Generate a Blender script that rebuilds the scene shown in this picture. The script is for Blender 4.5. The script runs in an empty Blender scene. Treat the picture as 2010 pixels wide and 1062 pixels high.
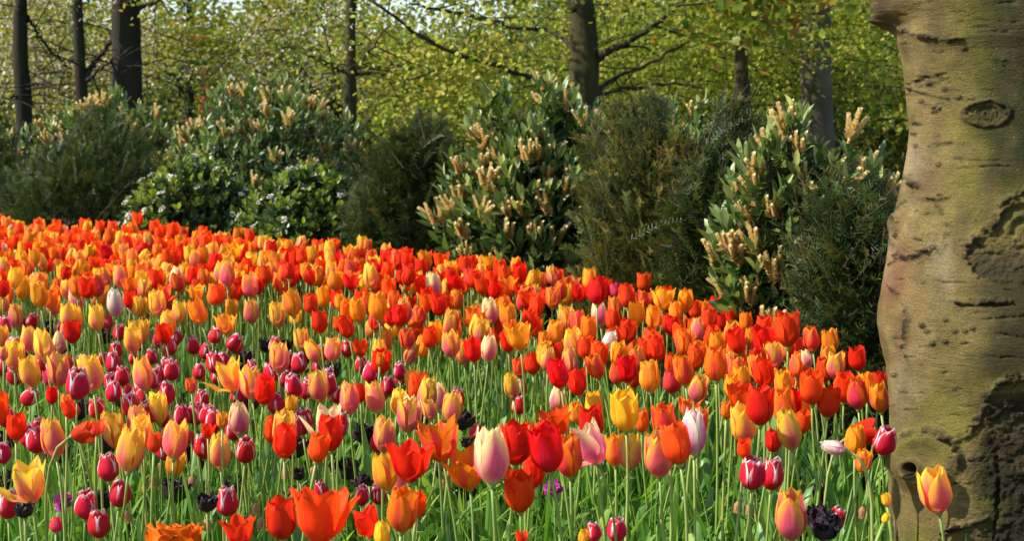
import bpy, math, random
import numpy as np
from mathutils import Vector, Matrix

# ------------------------------------------------------------------ camera, world, sun
SC = bpy.context.scene
COL = SC.collection
PW, PH, FPX, CAMZ = 2010.0, 1062.0, 3000.0, 1.03
PITCH = math.atan((531 - 242) / FPX)
cam = bpy.data.cameras.new("camera")
camo = bpy.data.objects.new("camera", cam)
COL.objects.link(camo)
camo.location = (0, 0, CAMZ)
camo.rotation_euler = (math.pi / 2 - PITCH, 0, 0)
cam.sensor_width = 36
cam.lens = 36 * FPX / PW
cam.clip_start, cam.clip_end = 0.05, 2000
cam.dof.use_dof = True
cam.dof.focus_distance = 3.0
cam.dof.aperture_fstop = 11.0
SC.camera = camo

SUN_EL, SUN_A = math.radians(40), math.radians(9)
SUN_DIR = Vector((-math.cos(SUN_EL) * math.cos(SUN_A), -math.cos(SUN_EL) * math.sin(SUN_A), math.sin(SUN_EL)))
world = bpy.data.worlds.new("World")
SC.world = world
world.use_nodes = True
nt = world.node_tree
sky = nt.nodes.new("ShaderNodeTexSky")
sky.sky_type = 'NISHITA'
sky.sun_disc = False
sky.sun_elevation = SUN_EL
sky.sun_rotation = math.atan2(SUN_DIR.x, SUN_DIR.y)
nt.links.new(sky.outputs[0], nt.nodes["Background"].inputs[0])
nt.nodes["Background"].inputs[1].default_value = 0.15
sun = bpy.data.lights.new("sun", 'SUN')
sun.energy = 4.9
sun.angle = math.radians(0.5)
sun.color = (1.0, 0.94, 0.83)
suno = bpy.data.objects.new("sun", sun)
COL.objects.link(suno)
suno.rotation_euler = SUN_DIR.to_track_quat('Z', 'Y').to_euler()
SC.view_settings.view_transform = 'Standard'
SC.view_settings.look = 'None'
SC.view_settings.exposure = 0.72
SC.view_settings.gamma = 1.0
SC.cycles.max_bounces = 6
SC.cycles.diffuse_bounces = 3
SC.cycles.glossy_bounces = 2
SC.cycles.transmission_bounces = 4
SC.cycles.transparent_max_bounces = 4
SC.cycles.use_denoising = True

rng = np.random.default_rng(7)
random.seed(7)

# ------------------------------------------------------------------ geometry of the view: where a thing seen in the photograph stands
CP, SP = math.cos(PITCH), math.sin(PITCH)
def ray(px, py):
    x, y = (px - PW / 2) / FPX, (PH / 2 - py) / FPX
    return Vector((x, CP + y * SP, -SP + y * CP))
def at(px, py, Y):
    d = ray(px, py)
    return Vector((0, 0, CAMZ)) + d * (Y / d.y)
def on_plane(px, py, z):
    d = ray(px, py)
    return Vector((0, 0, CAMZ)) + d * ((z - CAMZ) / d.z)
def project(P):
    X, Y, Z = P[..., 0], P[..., 1], P[..., 2] - CAMZ
    dep = Y * CP - Z * SP
    up = Y * SP + Z * CP
    return PW / 2 + FPX * X / dep, PH / 2 - FPX * up / dep

# ------------------------------------------------------------------ helpers
def lattice(seed):
    return np.random.default_rng(seed).random((64, 64))
_L = {}
def vnoise(x, y, seed=0):
    g = _L.setdefault(seed, lattice(seed))
    x, y = np.asarray(x, float), np.asarray(y, float)
    xi, yi = np.floor(x).astype(int), np.floor(y).astype(int)
    fx, fy = x - xi, y - yi
    fx, fy = fx * fx * (3 - 2 * fx), fy * fy * (3 - 2 * fy)
    a, b = g[xi % 64, yi % 64], g[(xi + 1) % 64, yi % 64]
    c, d = g[xi % 64, (yi + 1) % 64], g[(xi + 1) % 64, (yi + 1) % 64]
    return (a * (1 - fx) + b * fx) * (1 - fy) + (c * (1 - fx) + d * fx) * fy
def fbm(x, y, seed=0, n=4):
    r, a, t = 0, 1, 0
    for i in range(n):
        r = r + a * vnoise(np.asarray(x) * 2 ** i, np.asarray(y) * 2 ** i, seed + i)
        t += a
        a *= .5
    return r / t
def norm(v):
    return v / np.maximum(np.linalg.norm(v, axis=-1, keepdims=True), 1e-9)
def smooth(a, b, x):
    t = np.clip((x - a) / (b - a), 0, 1)
    return t * t * (3 - 2 * t)

class MB:
    """collects vertices and faces (all faces as tuples in lists of equal size) for ONE mesh"""
    def __init__(s):
        s.v, s.f3, s.f4, s.n, s.r, s.uv = [], [], [], 0, [], []
        s.m3, s.m4 = [], []
    def add(s, V, F, rnd=None, uv=None, mi=0):
        V = np.asarray(V, float).reshape(-1, 3)
        F = np.asarray(F, int)
        (s.f3 if F.shape[1] == 3 else s.f4).append(F + s.n)
        (s.m3 if F.shape[1] == 3 else s.m4).append(np.full(len(F), mi))
        s.v.append(V)
        s.r.append(np.zeros(len(V)) if rnd is None else np.broadcast_to(np.asarray(rnd, float), (len(V),)))
        s.uv.append(np.zeros((len(V), 2)) if uv is None else np.asarray(uv, float))
        s.n += len(V)
        return s
    def mesh(s, name, mats, smooth_=True, col=None):
        me = bpy.data.meshes.new(name)
        V = np.concatenate(s.v)
        fs = [np.concatenate(a) for a in (s.f3, s.f4) if a]
        mi = np.concatenate([np.concatenate(a) for a in (s.m3, s.m4) if a])
        lt = np.concatenate([np.full(len(a), a.shape[1]) for a in fs])
        lv = np.concatenate([a.ravel() for a in fs])
        me.vertices.add(len(V))
        me.vertices.foreach_set("co", V.astype(np.float32).ravel())
        me.loops.add(len(lv))
        me.loops.foreach_set("vertex_index", lv.astype(np.int32))
        me.polygons.add(len(lt))
        me.polygons.foreach_set("loop_start", np.concatenate([[0], np.cumsum(lt)[:-1]]).astype(np.int32))
        me.polygons.foreach_set("loop_total", lt.astype(np.int32))
        me.polygons.foreach_set("material_index", mi.astype(np.int32))
        me.polygons.foreach_set("use_smooth", np.full(len(lt), smooth_))
        a = me.attributes.new("rnd", 'FLOAT', 'POINT')
        a.data.foreach_set("value", np.concatenate(s.r).astype(np.float32))
        a = me.attributes.new("puv", 'FLOAT2', 'POINT')
        a.data.foreach_set("vector", np.concatenate(s.uv).astype(np.float32).ravel())
        if col is not None:
            a = me.attributes.new("tone", 'FLOAT_COLOR', 'POINT')
            a.data.foreach_set("color", np.c_[col, np.ones(len(col))].astype(np.float32).ravel())
        for m in (mats if isinstance(mats, (list, tuple)) else [mats]):
            me.materials.append(m)
        me.update(calc_edges=True)
        me.validate()
        return me
    def obj(s, name, mats, parent=None, **k):
        return link(name, s.mesh(name, mats, **k), parent)

def link(name, me, parent=None):
    o = bpy.data.objects.new(name, me)
    COL.objects.link(o)
    if parent is not None:
        o.parent = parent
    return o
def tag(o, label=None, cat=None, group=None, kind=None):
    for k, v in (("label", label), ("category", cat), ("group", group), ("kind", kind)):
        if v:
            o[k] = v
    return o
def thing(name, label, cat, loc=(0, 0, 0), group=None):
    return tag(place(link(name, None), loc), label, cat, group)
def place(o, loc):
    o.location = loc
    return o

def tube(mb, pts, rad, n=8, rnd=0.5, mi=0, wob=0.0):
    P = np.asarray(pts, float)
    rad = np.broadcast_to(np.asarray(rad, float), (len(P),))
    T = norm(np.gradient(P, axis=0))
    ref = np.array([0.31, 0.9, 0.21]) if abs(T[0, 2]) > .7 else np.array([0, 0, 1.0])
    A = norm(np.cross(T, ref))
    B = np.cross(T, A)
    th = np.linspace(0, 2 * np.pi, n, endpoint=False)
    R = rad[:, None] * (1 + wob * (rng.random((len(P), n)) - .5))
    V = P[:, None] + R[..., None] * (np.cos(th)[None, :, None] * A[:, None] + np.sin(th)[None, :, None] * B[:, None])
    V = np.concatenate([V.reshape(-1, 3), P[-1:]])
    i = np.arange(len(P) - 1)[:, None] * n
    j = np.arange(n)[None]
    k = (j + 1) % n
    F = np.stack([i + j, i + k, i + n + k, i + n + j], -1).reshape(-1, 4)
    nv = mb.n
    mb.add(V, F, rnd, mi=mi)
    b = nv + (len(P) - 1) * n
    mb.f3.append(np.stack([b + j[0], b + k[0], np.full(n, nv + len(V) - 1)], -1))
    mb.m3.append(np.full(n, mi))
def curve(pts, n=12):
    """Catmull-Rom through the points"""
    P = np.asarray(pts, float)
    P = np.vstack([2 * P[0] - P[1], P, 2 * P[-1] - P[-2]])
    out = []
    m = len(P) - 3
    for t in np.linspace(0, m - 1e-6, n):
        i = int(t)
        f = t - i
        a, b, c, d = P[i:i + 4]
        out.append(.5 * ((2 * b) + (c - a) * f + (2 * a - 5 * b + 4 * c - d) * f * f + (3 * b - a - 3 * c + d) * f ** 3))
    return np.array(out)

# leaf templates: (along, across, up)
OVAL = (np.array([[0, 0, 0], [.3, .2, .05], [.7, .19, .03], [1, 0, -.06], [.7, -.19, .03], [.3, -.2, .05]]), np.array([[0, 5, 4, 3], [0, 3, 2, 1]]))
ROUND = (np.array([[0, 0, 0], [.3, .34, .06], [.72, .3, .04], [1, 0, -.05], [.72, -.3, .04], [.3, -.34, .06]]), np.array([[0, 5, 4, 3], [0, 3, 2, 1]]))
NEEDLE = (np.array([[0, .06, 0], [0, -.06, 0], [.75, -.07, .02], [1, 0, 0], [.75, .07, .02]]), np.array([[0, 1, 2, 4], [4, 2, 3, 3]]))
NEEDLE = (np.array([[0, .05, 0], [0, -.05, 0], [.95, -.04, .0], [.95, .04, .0]]), np.array([[0, 1, 2, 3]]))
DOT = (np.array([[-.5, -.5, 0], [.5, -.5, 0.1], [.5, .5, 0], [-.5, .5, .1]]), np.array([[0, 1, 2, 3]]))
def scatter(mb, tpl, pos, axis, nrm, size, rnd, width=1.0, mi=0):
    pos = np.asarray(pos, float)
    N = len(pos)
    if N == 0:
        return
    A = norm(np.asarray(axis, float))
    B = norm(np.cross(nrm, A))
    C = np.cross(A, B)
    T, F = tpl
    size = np.broadcast_to(np.asarray(size, float), (N,))
    width = np.broadcast_to(np.asarray(width, float), (N,))
    V = pos[:, None] + size[:, None, None] * (T[None, :, 0, None] * A[:, None] + (T[None, :, 1] * width[:, None])[..., None] * B[:, None] + T[None, :, 2, None] * C[:, None])
    k = len(T)
    FF = (np.arange(N)[:, None, None] * k + F[None]).reshape(-1, F.shape[1])
    mb.add(V.reshape(-1, 3), FF, np.repeat(np.broadcast_to(rnd, (N,)), k), mi=mi)
def rdir(n):
    return norm(rng.normal(size=(n, 3)))

# ------------------------------------------------------------------ materials
def nodes(name):
    m = bpy.data.materials.new(name)
    m.use_nodes = True
    t = m.node_tree
    t.nodes.clear()
    out = t.nodes.new("ShaderNodeOutputMaterial")
    def N(kind, **k):
        n = t.nodes.new("ShaderNode" + kind)
        for a, b in k.items():
            if a.startswith("i_"):
                n.inputs[int(a[2:]) if a[2:].isdigit() else a[2:].replace("_", " ")].default_value = b
            else:
                setattr(n, a, b)
        return n
    def M(op, a, b=None, c=None, clamp=False):
        n = t.nodes.new("ShaderNodeMath")
        n.operation = op
        n.use_clamp = clamp
        for i, x in enumerate((a, b, c)):
            if x is None:
                continue
            if isinstance(x, (int, float)):
                n.inputs[i].default_value = x
            else:
                t.links.new(x, n.inputs[i])
        return n.outputs[0]
    def L(a, b):
        t.links.new(a, b)
    def mix(f, a, b):
        n = t.nodes.new("ShaderNodeMix")
        n.data_type = 'RGBA'
        for i, x in ((0, f), (6, a), (7, b)):
            if isinstance(x, (int, float)):
                n.inputs[i].default_value = x
            elif isinstance(x, tuple):
                n.inputs[i].default_value = (*x, 1)
            else:
                L(x, n.inputs[i])
        return n.outputs[2]
    return m, t, out, N, M, L, mix
def ramp(N, L, fac, stops):
    r = N("ValToRGB")
    e = r.color_ramp.elements
    while len(e) < len(stops):
        e.new(0.5)
    for i, (p, c) in enumerate(stops):
        e[i].position = p
        e[i].color = (*c, 1)
    L(fac, r.inputs[0])
    return r.outputs[0]

def leaf_mat(name, stops, trans=0.3, rough=0.45, spec=0.4, tcol=(1.25, 1.25, .7)):
    m, t, out, N, M, L, mix = nodes(name)
    a = N("Attribute", attribute_name="rnd")
    geo = N("NewGeometry")
    nz = N("TexNoise", i_Scale=3.0)
    L(geo.outputs["Position"], nz.inputs["Vector"])
    f = M('ADD', a.outputs["Fac"], M('MULTIPLY', M('SUBTRACT', nz.outputs[0], .5), .5), clamp=True)
    c = ramp(N, L, f, stops)
    p = N("BsdfPrincipled", i_Roughness=rough)
    p.inputs["Specular IOR Level"].default_value = spec
    L(c, p.inputs["Base Color"])
    tr = N("BsdfTranslucent")
    tc = N("Mix", data_type='RGBA', blend_type='MULTIPLY')
    tc.inputs[0].default_value = 1
    L(c, tc.inputs[6])
    tc.inputs[7].default_value = (*tcol, 1)
    L(tc.outputs[2], tr.inputs[0])
    ms = N("MixShader", i_0=trans)
    L(p.outputs[0], ms.inputs[1])
    L(tr.outputs[0], ms.inputs[2])
    L(ms.outputs[0], out.inputs[0])
    return m

def petal_mat(name, flame, edge, base, fw=.5, fh=.5, fk=1.2, soft=.5, ns=.6, fv=.5, rim=None, rimw=.8, trans=.42, hue=.03, spec=.16):
    """petal colours follow the petal's own length and width: flame up the middle, edge colour, base colour, optional pale rim"""
    m, t, out, N, M, L, mix = nodes(name)
    at_ = N("Attribute", attribute_name="puv")
    s = N("SeparateXYZ")
    L(at_.outputs["Vector"], s.inputs[0])
    U, Vv = s.outputs[0], s.outputs[1]
    oi = N("ObjectInfo")
    oc = N("SeparateColor")
    L(oi.outputs["Color"], oc.inputs[0])
    a = M('ABSOLUTE', M('MULTIPLY', M('SUBTRACT', U, .5), 2.0))
    cv = N("CombineXYZ")
    L(M('MULTIPLY_ADD', U, 11.0, M('MULTIPLY', oi.outputs["Random"], 60)), cv.inputs[0])
    L(M('MULTIPLY', Vv, 1.6), cv.inputs[1])
    nz = N("TexNoise", i_Scale=1.0)
    nz.inputs["Detail"].default_value = 3
    L(cv.outputs[0], nz.inputs["Vector"])
    n = M('SUBTRACT', nz.outputs[0], .5)
    cw = N("CombineXYZ")
    L(M('MULTIPLY_ADD', U, 46.0, M('MULTIPLY', oi.outputs["Random"], 90)), cw.inputs[0])
    L(M('MULTIPLY', Vv, 2.2), cw.inputs[1])
    nf = N("TexNoise", i_Scale=1.0)
    L(cw.outputs[0], nf.inputs["Vector"])
    d = M('SUBTRACT', fw, a)
    d = M('SUBTRACT', d, M('MULTIPLY', M('MAXIMUM', M('SUBTRACT', Vv, fh), 0.0), fk))
    d = M('ADD', d, M('MULTIPLY', n, ns * 2))
    d = M('ADD', d, M('MULTIPLY', M('SUBTRACT', oc.outputs[2], .5), fv))
    mask = M('MULTIPLY_ADD', d, 1 / soft, .5, clamp=True)
    c = mix(mask, edge, flame)
    if rim:
        r = M('MAXIMUM', M('SUBTRACT', a, rimw), M('SUBTRACT', Vv, .9))
        r = M('ADD', r, M('MULTIPLY', n, .35))
        r = M('MULTIPLY', M('MULTIPLY', r, 9.0, clamp=True), M('MULTIPLY', M('SUBTRACT', Vv, .28), 2.6, clamp=True), clamp=True)
        c = mix(r, c, rim)
    mb = M('SUBTRACT', 1.0, M('MULTIPLY', M('ADD', Vv, M('MULTIPLY', n, .15)), 6.0, clamp=True))
    c = mix(mb, c, base)
    h = N("HueSaturation")
    L(M('MULTIPLY_ADD', M('SUBTRACT', oc.outputs[0], .5), hue, .5), h.inputs["Hue"])
    L(M('MULTIPLY_ADD', M('ADD', n, M('MULTIPLY', M('SUBTRACT', nf.outputs[0], .5), .7)), .5, M('ADD', M('MULTIPLY_ADD', oc.outputs[1], .3, .8), M('MULTIPLY', oi.outputs["Random"], .14))), h.inputs["Value"])
    L(c, h.inputs["Color"])
    c = h.outputs[0]
    p = N("BsdfPrincipled", i_Roughness=.55)
    p.inputs["Specular IOR Level"].default_value = spec
    L(c, p.inputs["Base Color"])
    bp = N("Bump", i_Strength=.5, i_Distance=.0016)
    L(M('ADD', nz.outputs[0], nf.outputs[0]), bp.inputs["Height"])
    L(bp.outputs[0], p.inputs["Normal"])
    tr = N("BsdfTranslucent")
    L(c, tr.inputs[0])
    ms = N("MixShader", i_0=trans)
    L(p.outputs[0], ms.inputs[1])
    L(tr.outputs[0], ms.inputs[2])
    L(ms.outputs[0], out.inputs[0])
    return m

def simple_mat(name, c1, c2, scale=20, rough=.8, bump=.3, stretch=(1, 1, 1)):
    m, t, out, N, M, L, mix = nodes(name)
    tc = N("TexCoord")
    mp = N("Mapping")
    mp.inputs["Scale"].default_value = stretch
    L(tc.outputs["Object"], mp.inputs[0])
    nz = N("TexNoise", i_Scale=scale)
    nz.inputs["Detail"].default_value = 6
    L(mp.outputs[0], nz.inputs["Vector"])
    c = ramp(N, L, nz.outputs[0], [(.3, c1), (.7, c2)])
    p = N("BsdfPrincipled", i_Roughness=rough)
    p.inputs["Specular IOR Level"].default_value = .2
    L(c, p.inputs["Base Color"])
    bp = N("Bump", i_Strength=bump, i_Distance=.02)
    L(nz.outputs[0], bp.inputs["Height"])
    L(bp.outputs[0], p.inputs["Normal"])
    L(p.outputs[0], out.inputs[0])
    return m

M_SOIL = simple_mat("soil", (.018, .013, .008), (.05, .035, .02), 40)
M_LAWN = simple_mat("lawn", (.03, .055, .012), (.07, .11, .02), 8)
M_BARKD = simple_mat("dark_bark", (.010, .009, .006), (.036, .03, .018), 9, .9, .8, (1, 1, .25))
M_BARKG = simple_mat("grey_bark", (.05, .042, .03), (.12, .1, .07), 9, .9, .8, (1, 1, .25))
M_BARKM = simple_mat("mossy_bark", (.016, .015, .007), (.062, .054, .022), 9, .9, .8, (1, 1, .25))
M_TWIG = simple_mat("twig", (.03, .022, .012), (.08, .06, .035), 20)
M_PLASTER = simple_mat("pale_plaster", (.6, .58, .54), (.75, .73, .7), 4)
M_ROOF = simple_mat("pale_roof", (.45, .46, .48), (.62, .63, .65), 6)
M_DARKGLASS = simple_mat("dark_glass", (.03, .035, .04), (.05, .06, .07), 3, .2, 0)
M_BEECH = leaf_mat("beech_leaf", [(0, (.09, .13, .015)), (.4, (.25, .30, .035)), (.75, (.44, .48, .07)), (1, (.46, .33, .08))], .48, .5, .3)
M_BEECH2 = leaf_mat("mid_green_leaf", [(0, (.06, .11, .012)), (.5, (.15, .2, .018)), (.85, (.26, .26, .03)), (1, (.32, .18, .03))], .42, .5, .3)
M_CHERRYLEAF = leaf_mat("bronze_leaf", [(0, (.08, .11, .012)), (.5, (.28, .29, .04)), (1, (.46, .37, .12))], .42, .5, .3)
M_BLOSSOM = leaf_mat("blossom", [(0, (.5, .37, .28)), (.5, (.70, .58, .46)), (1, (.80, .73, .6))], .3, .6, .2, (1, 1, 1))
M_WOOD = leaf_mat("far_leaf", [(0, (.03, .045, .01)), (.5, (.09, .12, .025)), (.8, (.17, .19, .04)), (1, (.25, .20, .06))], .38, .6, .2)
M_LAUREL = leaf_mat("laurel_leaf", [(0, (.024, .055, .012)), (.4, (.075, .135, .03)), (.75, (.17, .235, .06)), (1, (.40, .43, .14))], .24, .44, .55)
M_YEW = leaf_mat("yew_needle", [(0, (.014, .030, .008)), (.5, (.038, .068, .016)), (.85, (.085, .12, .026)), (1, (.16, .14, .04))], .22, .5, .3)
M_YEWB = leaf_mat("olive_yew_needle", [(0, (.026, .040, .009)), (.5, (.075, .098, .02)), (.8, (.15, .155, .03)), (1, (.28, .19, .05))], .27, .5, .3)
M_VIB = leaf_mat("viburnum_leaf", [(0, (.016, .036, .012)), (.45, (.045, .085, .024)), (.8, (.14, .22, .03)), (1, (.3, .38, .05))], .22, .35, .5)
M_UMBEL = leaf_mat("white_flower", [(0, (.6, .55, .45)), (1, (.85, .83, .75))], .2, .6, .2, (1, 1, 1))
M_SPIKE = leaf_mat("tan_spike", [(0, (.60, .38, .11)), (.5, (.80, .60, .25)), (1, (.88, .78, .48))], .38, .6, .2, (1, 1, .9))
M_REDFLOWER = leaf_mat("red_flower", [(0, (.5, .08, .05)), (1, (.75, .2, .14))], .3, .6, .2, (1, 1, 1))
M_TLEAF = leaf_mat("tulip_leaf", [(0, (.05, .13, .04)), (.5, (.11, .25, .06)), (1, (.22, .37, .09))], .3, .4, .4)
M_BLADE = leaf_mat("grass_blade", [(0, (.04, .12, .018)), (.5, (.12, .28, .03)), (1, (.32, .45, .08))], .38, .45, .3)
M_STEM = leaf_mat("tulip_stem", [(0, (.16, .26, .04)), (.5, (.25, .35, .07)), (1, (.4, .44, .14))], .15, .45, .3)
M_PISTIL = simple_mat("pistil", (.45, .42, .1), (.6, .55, .2), 60)
M_BELL = leaf_mat("fritillary_bell", [(0, (.3, .1, .06)), (1, (.55, .35, .15))], .3, .5, .2, (1, 1, 1))

PM = {
 'R': petal_mat("scarlet_petal", (.74, .022, .012), (.88, .055, .006), (.6, .12, .03), .35, .3, .8, .7, .7, .8, hue=.018),
 'O': petal_mat("orange_petal", (.85, .095, .055), (.95, .31, .012), (.85, .3, .05), .42, .5, 1.0, .6, .8, .9, hue=.045),
 'Y': petal_mat("yellow_pink_petal", (.84, .13, .16), (.97, .59, .045), (.85, .5, .2), .78, .34, 1.4, .95, .4, .7, hue=.025),
 'M': petal_mat("cream_magenta_petal", (.80, .15, .27), (.95, .72, .33), (.85, .75, .55), .86, .36, 1.6, .8, .35, .4, hue=.025),
 'W': petal_mat("white_pink_petal", (.76, .20, .44), (.92, .80, .62), (.85, .8, .6), .72, .3, 1.4, .9, .4, .4, hue=.02),
 'C': petal_mat("crimson_petal", (.64, .009, .034), (.68, .016, .045), (.42, .05, .06), .6, .6, .6, .5, .4, .3, rim=(.85, .72, .72), rimw=.79, hue=.01, trans=.25),
 'L': petal_mat("yellow_petal", (.88, .30, .02), (.94, .55, .03), (.85, .6, .2), .3, .6, .6, .4, .9, .8, hue=.03),
 'K': petal_mat("rose_petal", (.68, .035, .09), (.74, .06, .09), (.7, .3, .3), .5, .5, .8, .5, .5, .4, hue=.015),
 'B': petal_mat("black_petal", (.012, .003, .008), (.022, .006, .014), (.03, .02, .01), .5, .5, .8, .5, .6, .4, trans=.08, spec=.4),
 'P': petal_mat("orange_red_petal", (.85, .05, .006), (.9, .14, .006), (.85, .4, .02), .5, .5, .9, .6, .6, .4, hue=.03),
}

# ------------------------------------------------------------------ ground
def sheet(name, x0, x1, y0, y1, z, mat, nx=40, ny=40, amp=0.0):
    X, Y = np.meshgrid(np.linspace(x0, x1, nx), np.linspace(y0, y1, ny), indexing='ij')
    Z = z + amp * (fbm(X * .9 + 40, Y * .9 + 40, 3) - .5)
    i = (np.arange(nx - 1)[:, None] * ny + np.arange(ny - 1)[None]).ravel()
    o = MB().add(np.stack([X, Y, Z], -1), np.stack([i, i + ny, i + ny + 1, i + 1], -1)).obj(name, mat)
    return tag(o, kind='structure')
sheet("ground", -300, 300, -200, 500, -.03, M_LAWN, 60, 60)
sheet("soil_bed", -6, 3, .6, 10, 0.0, M_SOIL, 90, 90, .03)

# ------------------------------------------------------------------ the beech trunk
TX, TY = 0.985, 2.95
def seg_dist(px, py, pts):
    """distance to a polyline, the place along it 0..1 and the signed side"""
    pts = np.asarray(pts, float)
    best = np.full(px.shape, 1e9)
    tt = np.zeros(px.shape)
    n = len(pts) - 1
    for i in range(n):
        a, b = pts[i], pts[i + 1]
        d = b - a
        t = np.clip(((px - a[0]) * d[0] + (py - a[1]) * d[1]) / (d @ d), 0, 1)
        q = np.hypot(px - a[0] - t * d[0], py - a[1] - t * d[1])
        m = q < best
        best[m] = q[m]
        tt[m] = (i + t[m]) / n
    return best, tt
def inside(px, py, poly):
    poly = np.asarray(poly, float)
    r = np.zeros(px.shape, bool)
    for i in range(len(poly)):
        (x1, y1), (x2, y2) = poly[i], poly[i - 1]
        if y1 != y2:
            c = (y1 > py) != (y2 > py)
            r ^= c & (px < (x2 - x1) * (py - y1) / (y2 - y1) + x1)
    return r

def beech():
    m, t, out, N, M, L, mix = nodes("beech_bark")
    a = N("Attribute", attribute_name="tone")
    tc = N("TexCoord")
    def nz(scale, stretch, det=5):
        mp = N("Mapping")
        mp.inputs["Scale"].default_value = stretch
        L(tc.outputs["Object"], mp.inputs[0])
        n = N("TexNoise", i_Scale=scale)
        n.inputs["Detail"].default_value = det
        L(mp.outputs[0], n.inputs["Vector"])
        return n.outputs[0]
    n1, n2, n3, n4 = nz(16, (1, 1, 1)), nz(150, (1, 1, 2.2), 3), nz(26, (1, 1, 9), 4), nz(520, (1, 1, 1.6), 2)
    v = M('ADD', M('MULTIPLY', n1, .55), M('ADD', M('MULTIPLY', n2, .3), M('MULTIPLY', n3, .22)))
    v = M('MULTIPLY_ADD', M('SUBTRACT', M('ADD', v, M('MULTIPLY', M('SUBTRACT', n4, .5), .9)), .54), 2.3, 1.0)
    hs = N("HueSaturation")
    L(a.outputs["Color"], hs.inputs["Color"])
    L(v, hs.inputs["Value"])
    vo = N("TexVoronoi", i_Scale=95.0)
    L(tc.outputs["Object"], vo.inputs["Vector"])
    speck = M('MULTIPLY', M('LESS_THAN', vo.outputs["Distance"], .11), M('GREATER_THAN', n1, .55))
    c = mix(M('MULTIPLY', speck, .3), hs.outputs[0], (.5, .47, .33))
    p = N("BsdfPrincipled", i_Roughness=.62)
    p.inputs["Specular IOR Level"].default_value = .16
    L(c, p.inputs["Base Color"])
    bp = N("Bump", i_Strength=.9, i_Distance=.0035)
    L(M('ADD', M('ADD', M('MULTIPLY', n3, .25), M('MULTIPLY', n2, .8)), M('MULTIPLY', n4, .9)), bp.inputs["Height"])
    L(bp.outputs[0], p.inputs["Normal"])
    L(p.outputs[0], out.inputs[0])

    # outline: left edge of the trunk against height
    edge = np.array([(-900, 1700), (-300, 1722), (-60, 1745), (0, 1757), (40, 1760), (75, 1763), (100, 1771), (150, 1777), (200, 1779), (250, 1778), (300, 1771), (345, 1764), (400, 1753), (450, 1746), (500, 1738), (560, 1726), (620, 1716), (655, 1714), (700, 1721), (740, 1732), (800, 1741), (880, 1746), (960, 1748), (1062, 1746), (1250, 1735), (1400, 1700), (1500, 1650)], float)
    zz = np.array([at(1760, y, 2.85).z for y in edge[:, 0]])
    rows = np.concatenate([np.linspace(-.05, .25, 12, endpoint=False), np.arange(.25, 1.34, .0021), np.linspace(1.345, 3.4, 30)])
    fac = math.atan2(TX, TY)
    ps = np.radians(np.concatenate([np.arange(-104, 22, .42), np.linspace(22, 256, 60, endpoint=False)]))
    xl = np.interp(rows, zz[::-1], edge[::-1, 1])
    py = np.interp(rows, zz[::-1], edge[::-1, 0])
    k = CP + (CAMZ - rows) * SP / 2.85
    dist = math.hypot(TX, TY)
    R = dist * np.sin(fac - np.arctan((xl - PW / 2) / FPX * k))
    n, mcol = len(rows), len(ps)
    Z = np.repeat(rows[:, None], mcol, 1)
    P = np.repeat(ps[None], n, 0)
    RR = np.repeat(R[:, None], mcol, 1)
    # direction: psi = 0 faces the camera, negative to the left
    ang = math.atan2(-TY, -TX) + P        # world angle
    def pos(rad):
        return np.stack([TX + rad * np.cos(ang), TY + rad * np.sin(ang), Z], -1)
    x, y = project(pos(RR))
    D = np.zeros_like(x)
    s = P * .25
    D += .026 * (fbm(s * 5 + 9, Z * 3.2 + 3, 11, 3) - .5)
    D += .004 * (fbm(s * 22 + 9, Z * 20 + 3, 15, 3) - .5)
    D += .0008 * (vnoise(s * 40 + 5, Z * 260, 21) - .5) * smooth(.35, .75, vnoise(s * 12 + 2, Z * 14, 23))
    tan, pale = np.array([.145, .106, .035]), np.array([.26, .195, .092])
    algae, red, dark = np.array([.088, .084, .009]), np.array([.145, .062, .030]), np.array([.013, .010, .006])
    Cc = np.ones(x.shape + (3,)) * tan
    def paint(w, c):
        nonlocal Cc
        Cc = Cc * (1 - w[..., None]) + np.asarray(c) * w[..., None]
    nb = fbm(x / 60 + 7, y / 60 + 7, 31, 4)
    nf = fbm(x / 14 + 7, y / 10 + 7, 35, 3)
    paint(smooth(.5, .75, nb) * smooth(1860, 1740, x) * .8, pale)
    paint(smooth(1790, 1960, x + 120 * (nb - .5)) * (.35 + .65 * smooth(520, 330, y)) * .85, algae)  # green algae, spread so that it also stands in for shade on the right
    paint(smooth(.45, .7, fbm(x / 90 + 2, y / 120 + 5, 41)) * smooth(680, 820, y) * .6, algae * 1.2)
    Cc *= (.72 + .56 * fbm(x / 34 + 3, y / 26 + 3, 91, 4))[..., None]
    paint(np.exp(-((x - 1845) / 10) ** 2) * smooth(200, 250, y) * smooth(420, 340, y) * .3 * smooth(.35, .6, nb), red * 1.2)
    paint(np.exp(-((x - (1752 + 20 * np.sin(y / 60))) / 40) ** 2) * smooth(440, 520, y) * smooth(740, 640, y) * .75 * smooth(.25, .55, nb), red * 1.05)
    paint(np.exp(-((x - 1810) / 26) ** 2 - ((y - 360) / 30) ** 2) * .6, red)

    nc = vnoise(x / 6 + 3, y / 5 + 8, 93)
    paint(np.exp(-((x - 1952) / 20) ** 2) * smooth(260, 150, y) * .65 * smooth(.25, .5, nb), np.array([.14, .13, .012]))
    paint(np.exp(-((x - 1795) / 26) ** 2 - ((y - 318) / 45) ** 2) * .7, np.array([.25, .195, .115]))  # painted highlight where side light strikes the left of the trunk
    paint(np.exp(-((x - 1848) / 24) ** 2 - ((y - 520) / 60) ** 2) * .7, np.array([.22, .17, .10]))  # second painted highlight, lower down the bark
    paint(np.exp(-((x - 1765) / 22) ** 2 - ((y - 770) / 80) ** 2) * .6, np.array([.22, .17, .10]))  # another sunlit patch put into the bark colour
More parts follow.
